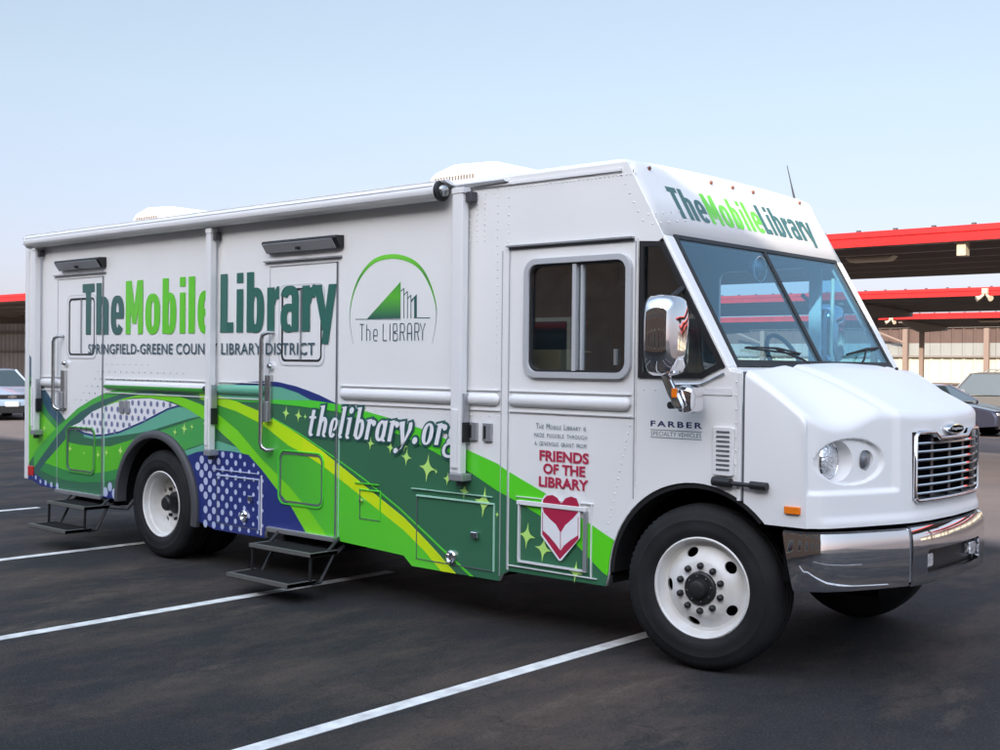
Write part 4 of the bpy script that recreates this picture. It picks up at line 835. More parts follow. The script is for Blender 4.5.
# condensed bold word mark ------------------------------------------------
def seg_ring(x0, z0, x1, z1, sw_, sh_, a0=0, a1=360, n_=2.6, N=40):
    cx, cz, rx, rz = (x0+x1)/2, (z0+z1)/2, (x1-x0)/2, (z1-z0)/2; O = []; I = []
    for i in range(N+1):
        a = math.radians(a0+(a1-a0)*i/N); c, s_ = math.cos(a), math.sin(a)
        e = lambda v: math.copysign(abs(v)**(2/n_), v)
        O.append((cx+rx*e(c), cz+rz*e(s_))); I.append((cx+(rx-sw_)*e(c), cz+(rz-sh_)*e(s_)))
    return O, I
def wordmark(D, letters, tr, mats):
    """letters: list (char, x0, x1, group); metres, baseline 0, cap height H"""
    H_ = 0.512; X = 0.372; sh = 0.072
    def R_(x0, z0, x1, z1, m_): D.poly([tr(x0, z0), tr(x1, z0), tr(x1, z1), tr(x0, z1)], m_)
    def P_(pts, m_): D.poly([tr(*p) for p in pts], m_)
    def Q_(O, I, m_): D.quads([tr(*p) for p in O], [tr(*p) for p in I], m_)
    for ch, x0, x1, gi in letters:
        m_ = mats[gi]; s_ = 0.098; w_ = x1-x0
        if ch == 'T': R_(x0, H_-0.085, x1, H_, m_); R_((x0+x1)/2-s_/2, 0, (x0+x1)/2+s_/2, H_-0.04, m_)
        elif ch == 'h': R_(x0, 0, x0+s_, H_, m_); Q_(*seg_ring(x0+0.0, X-0.22, x1, X+0.006, s_, sh, 150, 0), m_); R_(x1-s_, 0, x1, X-0.10, m_)
        elif ch == 'e': Q_(*seg_ring(x0, -0.006, x1, X+0.006, s_*0.95, sh, 0, 322), m_); R_(x0+s_*0.6, X/2-0.035, x1-0.004, X/2+0.03, m_)
        elif ch == 'o': Q_(*seg_ring(x0, -0.006, x1, X+0.006, s_, sh), m_)
        elif ch == 'b': R_(x0, 0, x0+s_, H_, m_); Q_(*seg_ring(x0, -0.006, x1, X+0.006, s_, sh, -150, 150), m_)
        elif ch == 'i': R_(x0, 0, x1, X, m_); R_(x0, H_-0.085, x1, H_, m_)
        elif ch == 'l': R_(x0, 0, x1, H_, m_)
        elif ch == 'L': R_(x0, 0, x0+s_*1.05, H_, m_); R_(x0, 0, x1, 0.088, m_)
        elif ch == 'r': R_(x0, 0, x0+s_, X, m_); P_([(x0+s_*0.8, X-0.13), (x0+s_*0.9, X-0.05), (x1-0.03, X+0.006), (x1, X+0.006), (x1, X-0.10), (x1-0.04, X-0.10), (x0+s_*1.1, X-0.15)], m_)
        elif ch == 'a':
            R_(x1-s_*0.9, 0, x1, X-0.10, m_); Q_(*seg_ring(x0, X-0.22, x1, X+0.006, s_*0.9, sh, 0, 168), m_); Q_(*seg_ring(x0, -0.006, x1-0.02, X*0.62, s_*0.85, sh*0.9, 70, 300), m_); R_(x0+0.08, X*0.62-0.066, x1-0.03, X*0.62-0.002, m_)
        elif ch == 'y': P_([(x0, X), (x0+s_, X), (x0+w_*0.60, 0.10), (x0+w_*0.50, 0.0), (x0+w_*0.40, 0.0)], m_); P_([(x1, X), (x1-s_*0.95, X), (x0+w_*0.46, 0.06), (x0+w_*0.36, -0.105), (x0+w_*0.66, -0.105)], m_)
        elif ch == 'M':
            R_(x0, 0, x0+s_*0.86, H_, m_); R_(x1-s_*0.86, 0, x1, H_, m_); c = (x0+x1)/2
            P_([(x0+0.01, H_), (x0+s_*1.02, H_), (c+0.035, 0.10), (c-0.035, 0.10)], m_); P_([(x1-0.01, H_), (x1-s_*1.02, H_), (c-0.035, 0.10), (c+0.035, 0.10)], m_)
LET = [('T', -7.125, -6.895, 0), ('h', -6.861, -6.632, 0), ('e', -6.592, -6.353, 0), ('M', -6.324, -6.024, 1), ('o', -5.983, -5.737, 1), ('b', -5.698, -5.475, 1), ('i', -5.419, -5.331, 1), ('l', -5.281, -5.182, 1), ('e', -5.139, -4.905, 1),
       ('L', -4.800, -4.609, 2), ('i', -4.566, -4.473, 2), ('b', -4.424, -4.184, 2), ('r', -4.144, -3.985, 2), ('a', -3.965, -3.733, 2), ('r', -3.688, -3.527, 2), ('y', -3.545, -3.270, 2)]
DT = Decal(sidemap, 0.00008, 0.0046)
wordmark(DT, LET, lambda x, z: (x, 2.073+z*0.985), ['t_slate', 't_green', 't_teal'])
DT.text('SPRINGFIELD-GREENE COUNTY LIBRARY DISTRICT', -7.005, -3.525, 1.884, 1.982, 't_grey', 0.014, 1.05)
DT.build('word_mark', T); DT = Decal(sidemap, 0.00008, 0.0046)
DT.text('FRIENDS', -1.205, -0.795, 1.190, 1.262, 't_red', 0.035); DT.text('OF THE', -1.172, -0.822, 1.106, 1.176, 't_red', 0.035); DT.text('LIBRARY', -1.208, -0.795, 1.018, 1.088, 't_red', 0.035)
def smallcaps(line, x0, x1, z, big, sm):
    # capitals larger than the small capitals; measured and laid out by width
    parts = []; tot = 0
    for w_ in line.split(' '):
        for k, chs in ((0, w_[:1]), (1, w_[1:])):
            if not chs: continue
            me = text_mesh(chs.upper(), 0.0, 1.2); xs_ = [v.co.x for v in me.vertices]; wd = max(xs_)-min(xs_); bpy.data.meshes.remove(me)
            h = big if (k == 0 and w_[0].isupper()) else sm; parts.append((chs.upper(), wd*h/0.72, h, tot)); tot += wd*h/0.72+h*0.14
        tot += sm*0.95
    sc = (x1-x0)/(tot-sm*0.95)
    for chs, wd, h, off in parts: DT.text(chs, x0+off*sc, x0+(off+wd)*sc, z, z+h, 't_grey', 0.0, 1.2)
smallcaps('The Mobile Library is', -1.238, -0.817, 1.402, 0.036, 0.026); smallcaps('made possible through', -1.252, -0.808, 1.347, 0.026, 0.026); smallcaps('a generous grant from', -1.248, -0.812, 1.292, 0.026, 0.026)
DT.build('sponsor_lettering', T); DT = Decal(sidemap, 0.00008, 0.0012)
DT.text('FARBER', -0.326, 0.042, 1.456, 1.492, 't_navy', 0.03, 1.35)
DT.poly([(-0.326, 1.434), (0.04, 1.434), (0.04, 1.438), (-0.326, 1.438)], 't_grey'); DT.poly([(-0.326, 1.388), (0.04, 1.388), (0.04, 1.392), (-0.326, 1.392)], 't_grey')
DT.text('SPECIALTY VEHICLES', -0.322, 0.036, 1.400, 1.427, 't_grey', -0.004, 1.05)
DT.build('builder_lettering', T); DT = Decal(sidemap, 0.00008, 0.0012)
# library emblem: open ellipse that thins to its ends, wedge and book spines
E0 = LOGO['ell']; pts = []
for i in range(len(E0)-1):          # Catmull-Rom through the traced points
    p0, p1, p2, p3 = E0[max(0, i-1)], E0[i], E0[i+1], E0[min(len(E0)-1, i+2)]
    for k in range(8):
        t_ = k/8; pts.append(tuple(0.5*((2*p1[c])+(-p0[c]+p2[c])*t_+(2*p0[c]-5*p1[c]+4*p2[c]-p3[c])*t_**2+(-p0[c]+3*p1[c]-3*p2[c]+p3[c])*t_**3) for c in (0, 1)))
pts.append(tuple(E0[-1])); A = []; B = []
for i, p in enumerate(pts):
    a = Vector(pts[max(0, i-1)]); b_ = Vector(pts[min(len(pts)-1, i+1)]); t_ = (b_-a).normalized(); n_ = Vector((-t_.y, t_.x)); u_ = i/(len(pts)-1)
    h = 0.0015+0.0165*math.sin(PI*u_)**2.2; A.append((p[0]+n_.x*h, p[1]+n_.y*h)); B.append((p[0]-n_.x*h, p[1]-n_.y*h))
DT.quads(A, B, 'logo_grad'); DT.poly(LOGO['tri'], 'logo_grad')
for k in ('base', 'base2'): DT.poly(LOGO[k], 't_slate')
DT.poly(LOGO['bar'], 't_slate')
def stroke(pl, h, m_, D=None):
    D = D or DT; A = []; B = []
    for i, p in enumerate(pl):
        a = Vector(pl[max(0, i-1)]); b_ = Vector(pl[min(len(pl)-1, i+1)]); t_ = (b_-a).normalized(); n_ = Vector((-t_.y, t_.x)); A.append((p[0]+n_.x*h, p[1]+n_.y*h)); B.append((p[0]-n_.x*h, p[1]-n_.y*h))
    D.quads(A, B, m_)
for l_ in LOGO['lines']: stroke(l_[:2], 0.004, 't_slate'); stroke(l_[1:], 0.004, 't_slate')
lx = -2.985; zb, zt_ = 1.993, 2.118
def thin(ch, x, w_):
    h = 0.0045; c = 't_grey'; xm = zb+(zt_-zb)*0.68; mid = (zb+zt_)/2
    S_ = lambda *p: stroke(list(p), h, c)
    if ch == 'T': S_((x, zt_), (x+w_, zt_)); S_((x+w_/2, zb), (x+w_/2, zt_))
    if ch == 'h': S_((x, zb), (x, zt_)); S_((x, xm), (x+w_*0.6, xm), (x+w_, xm-0.015), (x+w_, zb))
    if ch == 'e': S_((x+w_, zb), (x+0.01, zb), (x, zb+0.015), (x, xm-0.015), (x+0.01, xm), (x+w_-0.01, xm), (x+w_, xm-0.015), (x+w_, zb+0.038), (x, zb+0.038))
    if ch == 'L': S_((x, zt_), (x, zb)); S_((x, zb), (x+w_, zb))
    if ch == 'I': S_((x, zb), (x, zt_))
    if ch == 'B': S_((x, zb), (x, zt_)); S_((x, zt_), (x+w_-0.01, zt_), (x+w_-0.004, mid+0.012), (x, mid)); S_((x, mid), (x+w_, mid-0.015), (x+w_, zb+0.015), (x+w_-0.012, zb), (x, zb))
    if ch == 'R': S_((x, zb), (x, zt_)); S_((x, zt_), (x+w_-0.01, zt_), (x+w_, zt_-0.015), (x+w_, mid+0.01), (x+w_-0.01, mid), (x, mid)); S_((x+w_*0.6, mid), (x+w_, zb))
    if ch == 'A': S_((x, zb), (x, zt_-0.02), (x+0.012, zt_), (x+w_-0.012, zt_), (x+w_, zt_-0.02), (x+w_, zb)); S_((x, mid-0.01), (x+w_, mid-0.01))
    if ch == 'Y': S_((x, zt_), (x+w_/2, mid), (x+w_, zt_)); S_((x+w_/2, mid), (x+w_/2, zb))
for ch, x, w_ in (('T', -2.99, 0.055), ('h', -2.895, 0.045), ('e', -2.80, 0.048), ('L', -2.672, 0.05), ('I', -2.58, 0), ('B', -2.535, 0.052), ('R', -2.445, 0.052), ('A', -2.352, 0.052), ('R', -2.262+0.005, 0.05), ('Y', -2.17-0.02, 0.06)):
    thin(ch, -3.0+(x+2.99)*0.82, w_*0.86)
DT.build('library_emblem', T)

# bold italic serif web address
DI = Decal(sidemap, 0.00015, D1.t+0.0003)
XH = 0.150
def italic(letters, base, shear, grow, m_):
    tr = lambda x, z: (x+shear*z, base+z)
    def P_(pts): 
        p = [tr(a, b_) for a, b_ in pts]
        if grow: p = offset_poly(p, grow)
        DI.poly(p, m_)
    def Q_(x0, z0, x1, z1, sw_, sh_, a0=0, a1=360):
        O, I = seg_ring(x0-grow, z0-grow, x1+grow, z1+grow, sw_+2*grow, sh_+2*grow, a0-(6 if grow else 0), a1+(6 if grow else 0), 2.2, 30)
        cx, cz = (x0+x1)/2, (z0+z1)/2
        I = [(cx if (O[i][0]-cx)*(p[0]-cx) < 0 else p[0], cz if (O[i][1]-cz)*(p[1]-cz) < 0 else p[1]) for i, p in enumerate(I)]
        DI.quads([tr(*p) for p in O], [tr(*p) for p in I], m_)
    st = 0.040; th = 0.017; AS = 0.232
    for ch, x, w_ in letters:
        if ch == 't': P_([(x, 0.03), (x, 0.205), (x+st, 0.205), (x+st, 0.02)]); P_([(x-0.022, XH-0.014), (x-0.022, XH+0.004), (x+w_*0.85, XH+0.004), (x+w_*0.85, XH-0.014)]); Q_(x, -0.006, x+w_*0.95, 0.09, st, 0.022, 180, 318)
        if ch == 'h': P_([(x, 0), (x, AS), (x-0.014, AS-0.004), (x-0.014, AS+0.008), (x+st, AS+0.014), (x+st, 0)]); Q_(x+0.004, XH-0.13, x+w_, XH+0.004, st, 0.030, 0, 150); P_([(x+w_-st, 0.022), (x+w_-st, XH-0.06), (x+w_, XH-0.06), (x+w_, 0.03)]); Q_(x+w_-st, -0.005, x+w_+0.025, 0.06, st*0.9, 0.02, 180, 300)
        if ch == 'e': Q_(x, -0.005, x+w_, XH+0.004, st, th, 62, 322); Q_(x+0.01, 0.048, x+w_*0.98, XH+0.004, 0.026, th, -85, 80)
        if ch in 'li': 
            hgt = AS if ch == 'l' else XH
            P_([(x, 0.03), (x, hgt), (x-0.014, hgt-0.004), (x-0.014, hgt+0.008), (x+st, hgt+0.014), (x+st, 0.028)]); Q_(x, -0.005, x+w_, 0.07, st, 0.024, 180, 315)
            if ch == 'i': P_([(x+st/2+0.026*math.cos(a), XH+0.066+0.026*math.sin(a)) for a in [2*PI*k/16 for k in range(16)]])
        if ch == 'b': P_([(x, 0.02), (x, AS), (x-0.014, AS-0.004), (x-0.014, AS+0.008), (x+st, AS+0.014), (x+st, 0.02)]); Q_(x, -0.005, x+w_, XH+0.004, st, 0.022, -180, 130)
        if ch == 'r': P_([(x, 0), (x, XH-0.008), (x-0.014, XH-0.010), (x-0.014, XH), (x+st, XH+0.012), (x+st, 0)]); Q_(x+0.012, XH-0.10, x+w_+0.012, XH+0.004, 0.020, 0.030, 55, 150); P_([(x+w_-0.012+0.022*math.cos(a), XH-0.022+0.022*math.sin(a)) for a in [2*PI*k/14 for k in range(14)]])
        if ch == 'a': Q_(x, -0.005, x+w_, XH+0.004, st, th+0.006, 40, 330); P_([(x+w_-st, 0.022), (x+w_-st, XH), (x+w_, XH+0.006), (x+w_, 0.03)]); Q_(x+w_-st, -0.005, x+w_+0.028, 0.06, st*0.9, 0.02, 180, 300)
        if ch == 'y': P_([(x-0.012, XH-0.012), (x-0.012, XH), (x+st, XH+0.008), (x+st+0.008, XH-0.05), (x+w_*0.62, 0.01), (x+w_*0.42, -0.03)]); P_([(x+w_, XH-0.01), (x+w_-0.012, XH+0.006), (x+w_-0.038, XH-0.004), (x+w_-0.036, XH-0.05), (x+w_*0.50, 0.0), (x+w_*0.26, -0.060), (x+w_*0.0, -0.085), (x+w_*0.02, -0.062), (x+w_*0.42, -0.05), (x+w_*0.72, 0.02), (x+w_+0.002, XH-0.05)]); P_([(x+0.0+0.022*math.cos(a), -0.064+0.021*math.sin(a)) for a in [2*PI*k/14 for k in range(14)]])
        if ch == '.': P_([(x+0.025+0.026*math.cos(a), 0.020+0.026*math.sin(a)) for a in [2*PI*k/16 for k in range(16)]])
        if ch == 'o': Q_(x, -0.005, x+w_, XH+0.004, st, th)
        if ch == 'g': Q_(x, 0.045, x+w_*0.85, XH+0.004, 0.034, th); P_([(x+w_*0.70, XH-0.02), (x+w_*0.72, XH+0.002), (x+w_+0.02, XH+0.004), (x+w_+0.02, XH-0.018)]); Q_(x-0.03, -0.085, x+w_*0.9, 0.03, 0.028, 0.020); P_([(x+0.01, 0.055), (x-0.005, 0.03), (x+0.01, 0.01), (x+0.04, 0.02), (x+0.03, 0.05)])
WEB = [('t', -3.595, 0.075), ('h', -3.49, 0.105), ('e', -3.352, 0.092), ('l', -3.232, 0.06), ('i', -3.148, 0.06), ('b', -3.055, 0.105), ('r', -2.922, 0.085), ('a', -2.815, 0.112), ('r', -2.668, 0.085), ('y', -2.560, 0.125), ('.', -2.405, 0.05), ('o', -2.318, 0.112), ('r', -2.175, 0.085), ('g', -2.055, 0.125)]
italic(WEB, 1.243, 0.27, 0.017, 't_slate'); DI.t += 0.0005; italic(WEB, 1.243, 0.27, 0.0, 'white_v')
DI.t += 0.0005
DI.build('web_address', T); DI = Decal(sidemap, 0.0003, DI.t)
for k, m_ in (('white', 'white_v'), ('red1', 'heart_red'), ('red2', 'heart_red'), ('red3', 'heart_red'), ('red4', 'heart_red'), ('red5', 'heart_red')): DI.poly(HEART[k], m_)
o = D1.build('halftone_dots', T); o['kind'] = 'stuff'; DI.build('heart_emblem', T)

# lettering on the sloping cap (scaled down, no gap)
sc = 0.4885; cl_ = []; 
for ch, a, b_, gi in LET:
    sh_ = 0.105 if gi == 2 else 0.0
    cl_.append((ch, (a+7.125-sh_), (b_+7.125-sh_), gi))
kx = 1.885/(cl_[-1][2])
up = (Vector((-0.245-0.565*0.3, 0, 2.934))-Vector((-0.245, 0, 2.634))).normalized()
b0 = Vector((-0.245-0.565*(2.762-2.634), 0, 2.762))
def capmap(a, b_, t_): p = b0+up*b_+NRM*(t_); return (p.x, a, p.z)
DC = Decal(capmap, 0.00012, 0.0012)
wordmark(DC, cl_, lambda x, z: (0.285+x*kx, z*0.475), ['t_slate', 't_green', 't_slate'])
DC.build('cap_lettering', T)
# ------------------------------------------------------------------ body hardware, near side
YS = -0.011      # proud of the vinyl
def strip(x0, z0, x1, z1, m_='seam', y0=-0.0078, y1=0.004, name='seam', par=None): return MB().m(m_).box((x0, y0, z0), (x1, y1, z1)).build(name, par or T)
# belt mouldings: half round bars
def moulding(x0, x1, z, mt='white_plain', mb=None, rad=0.042):
    q = MB(); N = 10; rows = []
    xs_ = [x0, x0+0.008, x0+0.02, x0+0.04]+[x1-0.04, x1-0.02, x1-0.008, x1]; ks = [0.05, 0.55, 0.85, 1, 1, 0.85, 0.55, 0.05]
    rows = [[(x, 0.0-0.008-rad*0.72*k*math.sin(PI*i/N), z+rad*k*math.cos(PI*i/N)) for i in range(N+1)] for x, k in zip(xs_, ks)]
    k0 = 0; q.v = [p for rw in rows for p in rw]
    for a in range(len(rows)-1):
        for i in range(N):
            q.m(mt if (not mb or i < 5) else mb); q.face((a*(N+1)+i, a*(N+1)+i+1, (a+1)*(N+1)+i+1, (a+1)*(N+1)+i))
    o = q.build('belt_moulding', T, smooth=60)
    for dz in (0.062, -0.075): MB().m('white_plain').box((x0, -0.012, z+dz-0.004), (x1, 0.002, z+dz+0.004)).build('bead', o)
moulding(-7.95, -7.53, 1.585); moulding(-6.68, -4.97, 1.585, 'white_plain', 'g_mid'); moulding(-4.82, -4.16, 1.585, 'teal', 'teal'); moulding(-3.21, -1.56, 1.585); moulding(-1.475, -0.47, 1.585)
# doors
mat('frame_soft', (0.55, 0.56, 0.57), 0.4)
def door(x0, x1, z0, z1, win, low, handle_x, bar_x, latch_x, lens, name='side_door'):
    d_ = MB().m('seam').box((x1-0.008, -0.0078, z0), (x1, 0.004, z1)).m('seam_soft').box((x0, -0.0035, z0), (x0+0.006, 0.004, z1)).box((x0, -0.0078, z1-0.005), (x1, 0.004, z1)).build(name, T)
    MB().m('alu_grey').box((x1+0.006, -0.0088, z0), (x1+0.013, 0.002, z1)).build('hinge', d_)
    MB().m('edge_green').box((x1+0.034, -0.0088, z0), (x1+0.041, 0.002, 1.38)).build('hinge_edge', d_)
    MB().m('aluminium').box((x0+0.02, -0.035, z0-0.035), (x1+0.01, 0.004, z0+0.005)).build('sill', d_, bevel=0.004)
    MB().m('alu_grey').box((x0-0.06, -0.028, z1+0.03), (x1+0.05, 0.0, z1+0.042)).build('drip_cap', d_)
    o, i_ = rrect(win[0], win[1], win[2], win[3], 0.07), rrect(win[0]+0.03, win[1]+0.03, win[2]-0.03, win[3]-0.03, 0.05)
    wf_ = plate('window_frame', [o, i_], -0.0042, 0.002, 'white_plain', d_)
    plate('frame_lip', [rrect(win[0]-0.004, win[1]-0.004, win[2]+0.004, win[3]+0.004, 0.072), rrect(win[0]+0.006, win[1]+0.006, win[2]-0.006, win[3]-0.006, 0.066)], -0.00445, 0.002, 'frame_soft', d_)
    o2, i2 = rrect(win[0]+0.028, win[1]+0.028, win[2]-0.028, win[3]-0.028, 0.052), rrect(win[0]+0.047, win[1]+0.047, win[2]-0.047, win[3]-0.047, 0.038)
    plate('window_seal', [o2, i2], -0.0044, 0.0, 'black', d_)
    xm = (win[0]+win[2])/2
    MB().m('alu_grey').box((xm-0.006, -0.015, win[1]+0.04), (xm+0.006, 0, win[3]-0.04)).build('window_bar', d_)
    if low:
        o, i_ = rrect(low[0], low[1], low[2], low[3], 0.08), rrect(low[0]+0.012, low[1]+0.012, low[2]-0.012, low[3]-0.012, 0.07)
        plate('lower_pane_frame', [o, rrect(low[0]+0.012, low[1]+0.012, low[2]-0.012, low[3]-0.012, 0.07)], -0.014, 0.002, low[4], d_, bevel=0.004)
        o2, i2 = rrect(low[0]+0.020, low[1]+0.020, low[2]-0.020, low[3]-0.020, 0.06), rrect(low[0]+0.034, low[1]+0.034, low[2]-0.034, low[3]-0.034, 0.05)
        plate('lower_pane_seal', [o2, i2], -0.0085, 0.0, 'seam', d_)
        pass
    za, zb_ = bar_x[1], bar_x[2]; xb = bar_x[0]
    MB().m('steel').tube([(xb+0.06, 0, za), (xb+0.05, -0.06, za), (xb+0.01, -0.075, za-0.02), (xb, -0.08, za-0.06), (xb, -0.08, zb_+0.06), (xb+0.01, -0.075, zb_+0.02), (xb+0.05, -0.06, zb_), (xb+0.06, 0, zb_)], 0.018, 10).build('grab_bar', d_, smooth=50)
    MB().m('steel').box((latch_x-0.035, -0.040, 1.33), (latch_x+0.035, 0, 1.72)).build('paddle_latch', d_, bevel=0.008)
    MB().m('alu_grey').box((latch_x-0.05, -0.055, 1.33), (latch_x+0.02, -0.036, 1.50)).build('latch_handle', d_, bevel=0.006)
    MB().m('chrome').lathe([(0.03, 0), (0.03, -0.03), (0.02, -0.045), (0.001, -0.047)], (latch_x+0.02, 0, 1.79), 1, 16).build('lock', d_, smooth=50)
    return d_
mat('edge_green', px(150, 190, 170), 0.4)
mat('film_green', px(70, 150, 60), 0.25, coat=0.6, var=0.1, vscale=3); mat('film_green2', px(72, 158, 52), 0.25, coat=0.6, var=0.15, vscale=2)
door(-7.62, -6.735, 0.50, 2.645, (-7.42, 1.84, -6.86, 2.47), (-7.42, 0.69, -6.86, 1.155, 'film_green', 'film_green'), 0, (-7.56, 2.06, 1.32), -7.455, None)
door(-4.115, -3.262, 0.462, 2.615, (-3.985, 1.80, -3.415, 2.45), (-3.975, 0.665, -3.40, 1.110, 'g_bright', 'film_green2'), 0, (-4.12, 2.065, 1.10), -4.095, None)
# lamps over the doors
mat('lamp_grey', (0.34, 0.35, 0.37), 0.3, coat=0.5)
def porch(x0, x1, z):
    o = MB().m('black').prism([(0.0, z+0.05), (-0.085, z+0.045), (-0.092, z+0.025), (-0.04, z-0.05), (0.0, z-0.05)], 0, x0, x1)
    ob = o.build('door_lamp', T, bevel=0.006)
    MB().m('lamp_grey').prism([(-0.092, z+0.022), (-0.043, z-0.048), (-0.048, z-0.052), (-0.097, z+0.018)], 0, x0+0.02, x1-0.045).build('lens', ob)
    MB().m('black').box((x0+(x1-x0)*0.5-0.015, -0.10, z-0.045), (x0+(x1-x0)*0.5+0.015, -0.07, z-0.02)).build('sensor', ob)
porch(-7.54, -6.68, 2.775); porch(-4.12, -3.19, 2.765)
mat('frame_alu', (0.50, 0.51, 0.53), 0.4, 0.2)
# cab door outline, window and drip
cd_ = MB().m('seam_soft').box((-1.487, -0.0078, 0.43), (-1.483, 0.004, 2.60)).box((-0.450, -0.0078, 1.0), (-0.446, 0.004, 2.6)).box((-1.49, -0.0078, 1.50), (-0.44, 0.004, 1.506)).build('cab_door', T)
MB().m('white_plain').box((-1.476, -0.009, 0.43), (-1.470, 0.003, 2.59)).box((-0.436, -0.009, 1.08), (-0.431, 0.003, 2.62)).build('door_edge', cd_)
MB().m('alu_grey').box((-1.50, -0.03, 2.618), (-0.46, 0.0, 2.630)).build('drip_cap', cd_)
MB().m('seam').box((-1.49, -0.0079, 2.600), (-0.46, 0.002, 2.612)).build('door_shadow_gap', cd_)
wo_ = plate('window_frame', [rrect(-1.34, 1.74, -0.468, 2.53, 0.10), rrect(-1.30, 1.78, -0.508, 2.49, 0.07)], -0.030, 0.01, 'frame_alu', cd_, bevel=0.008)
plate('window_seal', [rrect(-1.302, 1.778, -0.506, 2.492, 0.07), rrect(-1.285, 1.795, -0.523, 2.475, 0.06)], -0.012, 0.006, 'black', cd_)
plate('window_pane', [rrect(-1.30, 1.78, -0.508, 2.49, 0.07)], 0.010, 0.014, 'side_glass', cd_)
MB().m('frame_alu').box((-0.935, -0.018, 1.79), (-0.905, 0.02, 2.48)).box((-0.875, -0.006, 1.79), (-0.86, 0.02, 2.48)).build('window_bar', cd_)
MB().m('aluminium').box((-0.605, -0.01, 1.83), (-0.585, 0.008, 1.93)).build('window_latch', cd_)
# quarter window
plate('quarter_window', [tri], 0.010, 0.014, 'side_glass', T)
def inset(p, d_): return offset_poly(p, -d_)
plate('quarter_window_seal', [offset_poly(tri, 0.012), inset(tri, 0.022)], -0.014, 0.008, 'black', T)
plate('far_quarter_window', [tri], W2-0.02, W2-0.015, 'windshield', T)
MB().m('aluminium').tube([(-0.18, -0.012, 1.715), (0.035, -0.012, 1.722), (0.19, -0.012, 1.79)], 0.008, 6).build('window_trim', T)
strip(-0.02, 1.66, 0.24, 1.70, 'white_plain', -0.006, 0.002, 'raised_panel')
MB().m('white_plain').box((0.285, -0.012, 1.05), (0.308, 0.01, 1.79)).build('hood_flange', T, bevel=0.003)
# louvre
lv = MB().m('white_plain').prism(rrect(0.125, 1.19, 0.262, 1.475, 0.015), 1, -0.018, 0.002).build('louvre', T, bevel=0.004)
for k in range(9):
    z = 1.225+0.0275*k
    MB().m('seam').box((0.15, -0.021, z-0.006), (0.238, -0.016, z+0.006)).build('louvre_slot', lv)
# hood latch (rubber T)
hl = MB().m('black').tube([(0.135, -0.025, 1.155), (0.255, -0.025, 1.152)], 0.028, 10).build('hood_latch', T, smooth=40)
MB().m('black').tube([(0.24, -0.03, 1.152), (0.40, -0.03, 1.148)], 0.013, 8).build('latch_strap', hl, smooth=40)
MB().m('black').tube([(0.385, -0.028, 1.15), (0.49, -0.028, 1.148)], 0.024, 10).build('latch_end', hl, smooth=40)
MB().m('amber').prism(rrect(0.59, 1.005, 0.685, 1.048, 0.006), 1, -0.018, 0.03).build('side_marker', T, bevel=0.004)
# vents by the awning arm and on the wrap
for x in (-1.80, -1.665):
    v_ = MB().m('alu_grey').box((x-0.04, -0.024, 1.295), (x+0.04, 0, 1.42)).build('wall_vent', T, bevel=0.004); MB().m('black').box((x-0.025, -0.026, 1.31), (x-0.005, -0.020, 1.40)).build('vent_slot', v_)
for x in (-6.37, -6.27):
    v_ = MB().m('alu_grey').box((x-0.035, -0.024, 1.325), (x+0.03, 0, 1.44)).build('wall_vent', T, bevel=0.004)
# compartments
def frame_strips(x0, x1, z0, z1, name, top='white_plain', side_='white_plain', s_=0.0065, left=None):  # raised outline; pale top and right strips paint in the edge highlights
    o = MB().m('seam').box((x0, -0.0078, z0), (x0+0.006, 0.003, z1)).box((x0, -0.0078, z0), (x1, 0.003, z0+0.006)).build(name, T)
    MB().m(top).box((x0, -0.014, z1-s_), (x1, 0.003, z1+s_)).build('top_highlight', o, bevel=0.003)
    MB().m(side_).box((x1-s_, -0.013, z0), (x1+s_*0.6, 0.0032, z1-s_)).build('edge_highlight', o, bevel=0.003)
    MB().m(top).box((x0-0.05, -0.016, z1+0.045), (x1-0.02, 0.0025, z1+0.052)).build('gutter', o)
    return o
def latch(x, z, parent):
    MB().m('chrome').lathe([(0.050, 0), (0.050, -0.018), (0.042, -0.026), (0.034, -0.020), (0.001, -0.016)], (x, 0, z), 1, 28).build('ring_latch', parent, smooth=40)
    MB().m('chrome').tube([(x+0.030*math.cos(a), -0.030, z+0.030*math.sin(a)) for a in [math.radians(20-220*i/12) for i in range(13)]], 0.007, 6).build('latch_ring', parent, smooth=50)
gc = frame_strips(-2.36, -1.60, 0.40, 0.865, 'generator_hatch', 'edge_green', 'edge_green'); latch(-2.0, 0.455, gc)
MB().m('chrome').box((-1.80, -0.03, 0.615), (-1.74, 0, 0.66)).build('lock', gc, bevel=0.005)
bc_ = frame_strips(-4.83, -4.225, 0.42, 0.84, 'battery_hatch', 'dot_light', 'dot_light'); latch(-4.43, 0.52, bc_)
MB().m('chrome').box((-4.36, -0.03, 0.655), (-4.31, 0, 0.70)).build('lock', bc_, bevel=0.005)
MB().m('white_plain').box((-4.20, -0.014, 0.38), (-4.19, 0.0, 0.88)).build('edge_highlight', bc_)
fh = frame_strips(-2.98, -2.745, 0.635, 0.86, 'fuel_hatch', 'g_bright', 'g_bright', 0.005)
MB().m('chrome').lathe([(0.014, 0), (0.012, -0.03), (0.001, -0.032)], (-2.95, 0, 0.775), 1, 10).build('lock', fh)
hb = MB().m('white_plain').box((-1.385, -0.026, 0.885), (-0.80, 0.002, 0.915)).build('slide_frame', T, bevel=0.004)
MB().m('alu_grey').box((-0.822, -0.026, 0.505), (-0.795, 0.002, 0.885)).build('frame_side', hb, bevel=0.003)
MB().m('white_plain').box((-1.375, -0.022, 0.505), (-1.365, 0.002, 0.885)).box((-1.375, -0.022, 0.498), (-0.80, 0.002, 0.510)).build('frame_edge', hb)
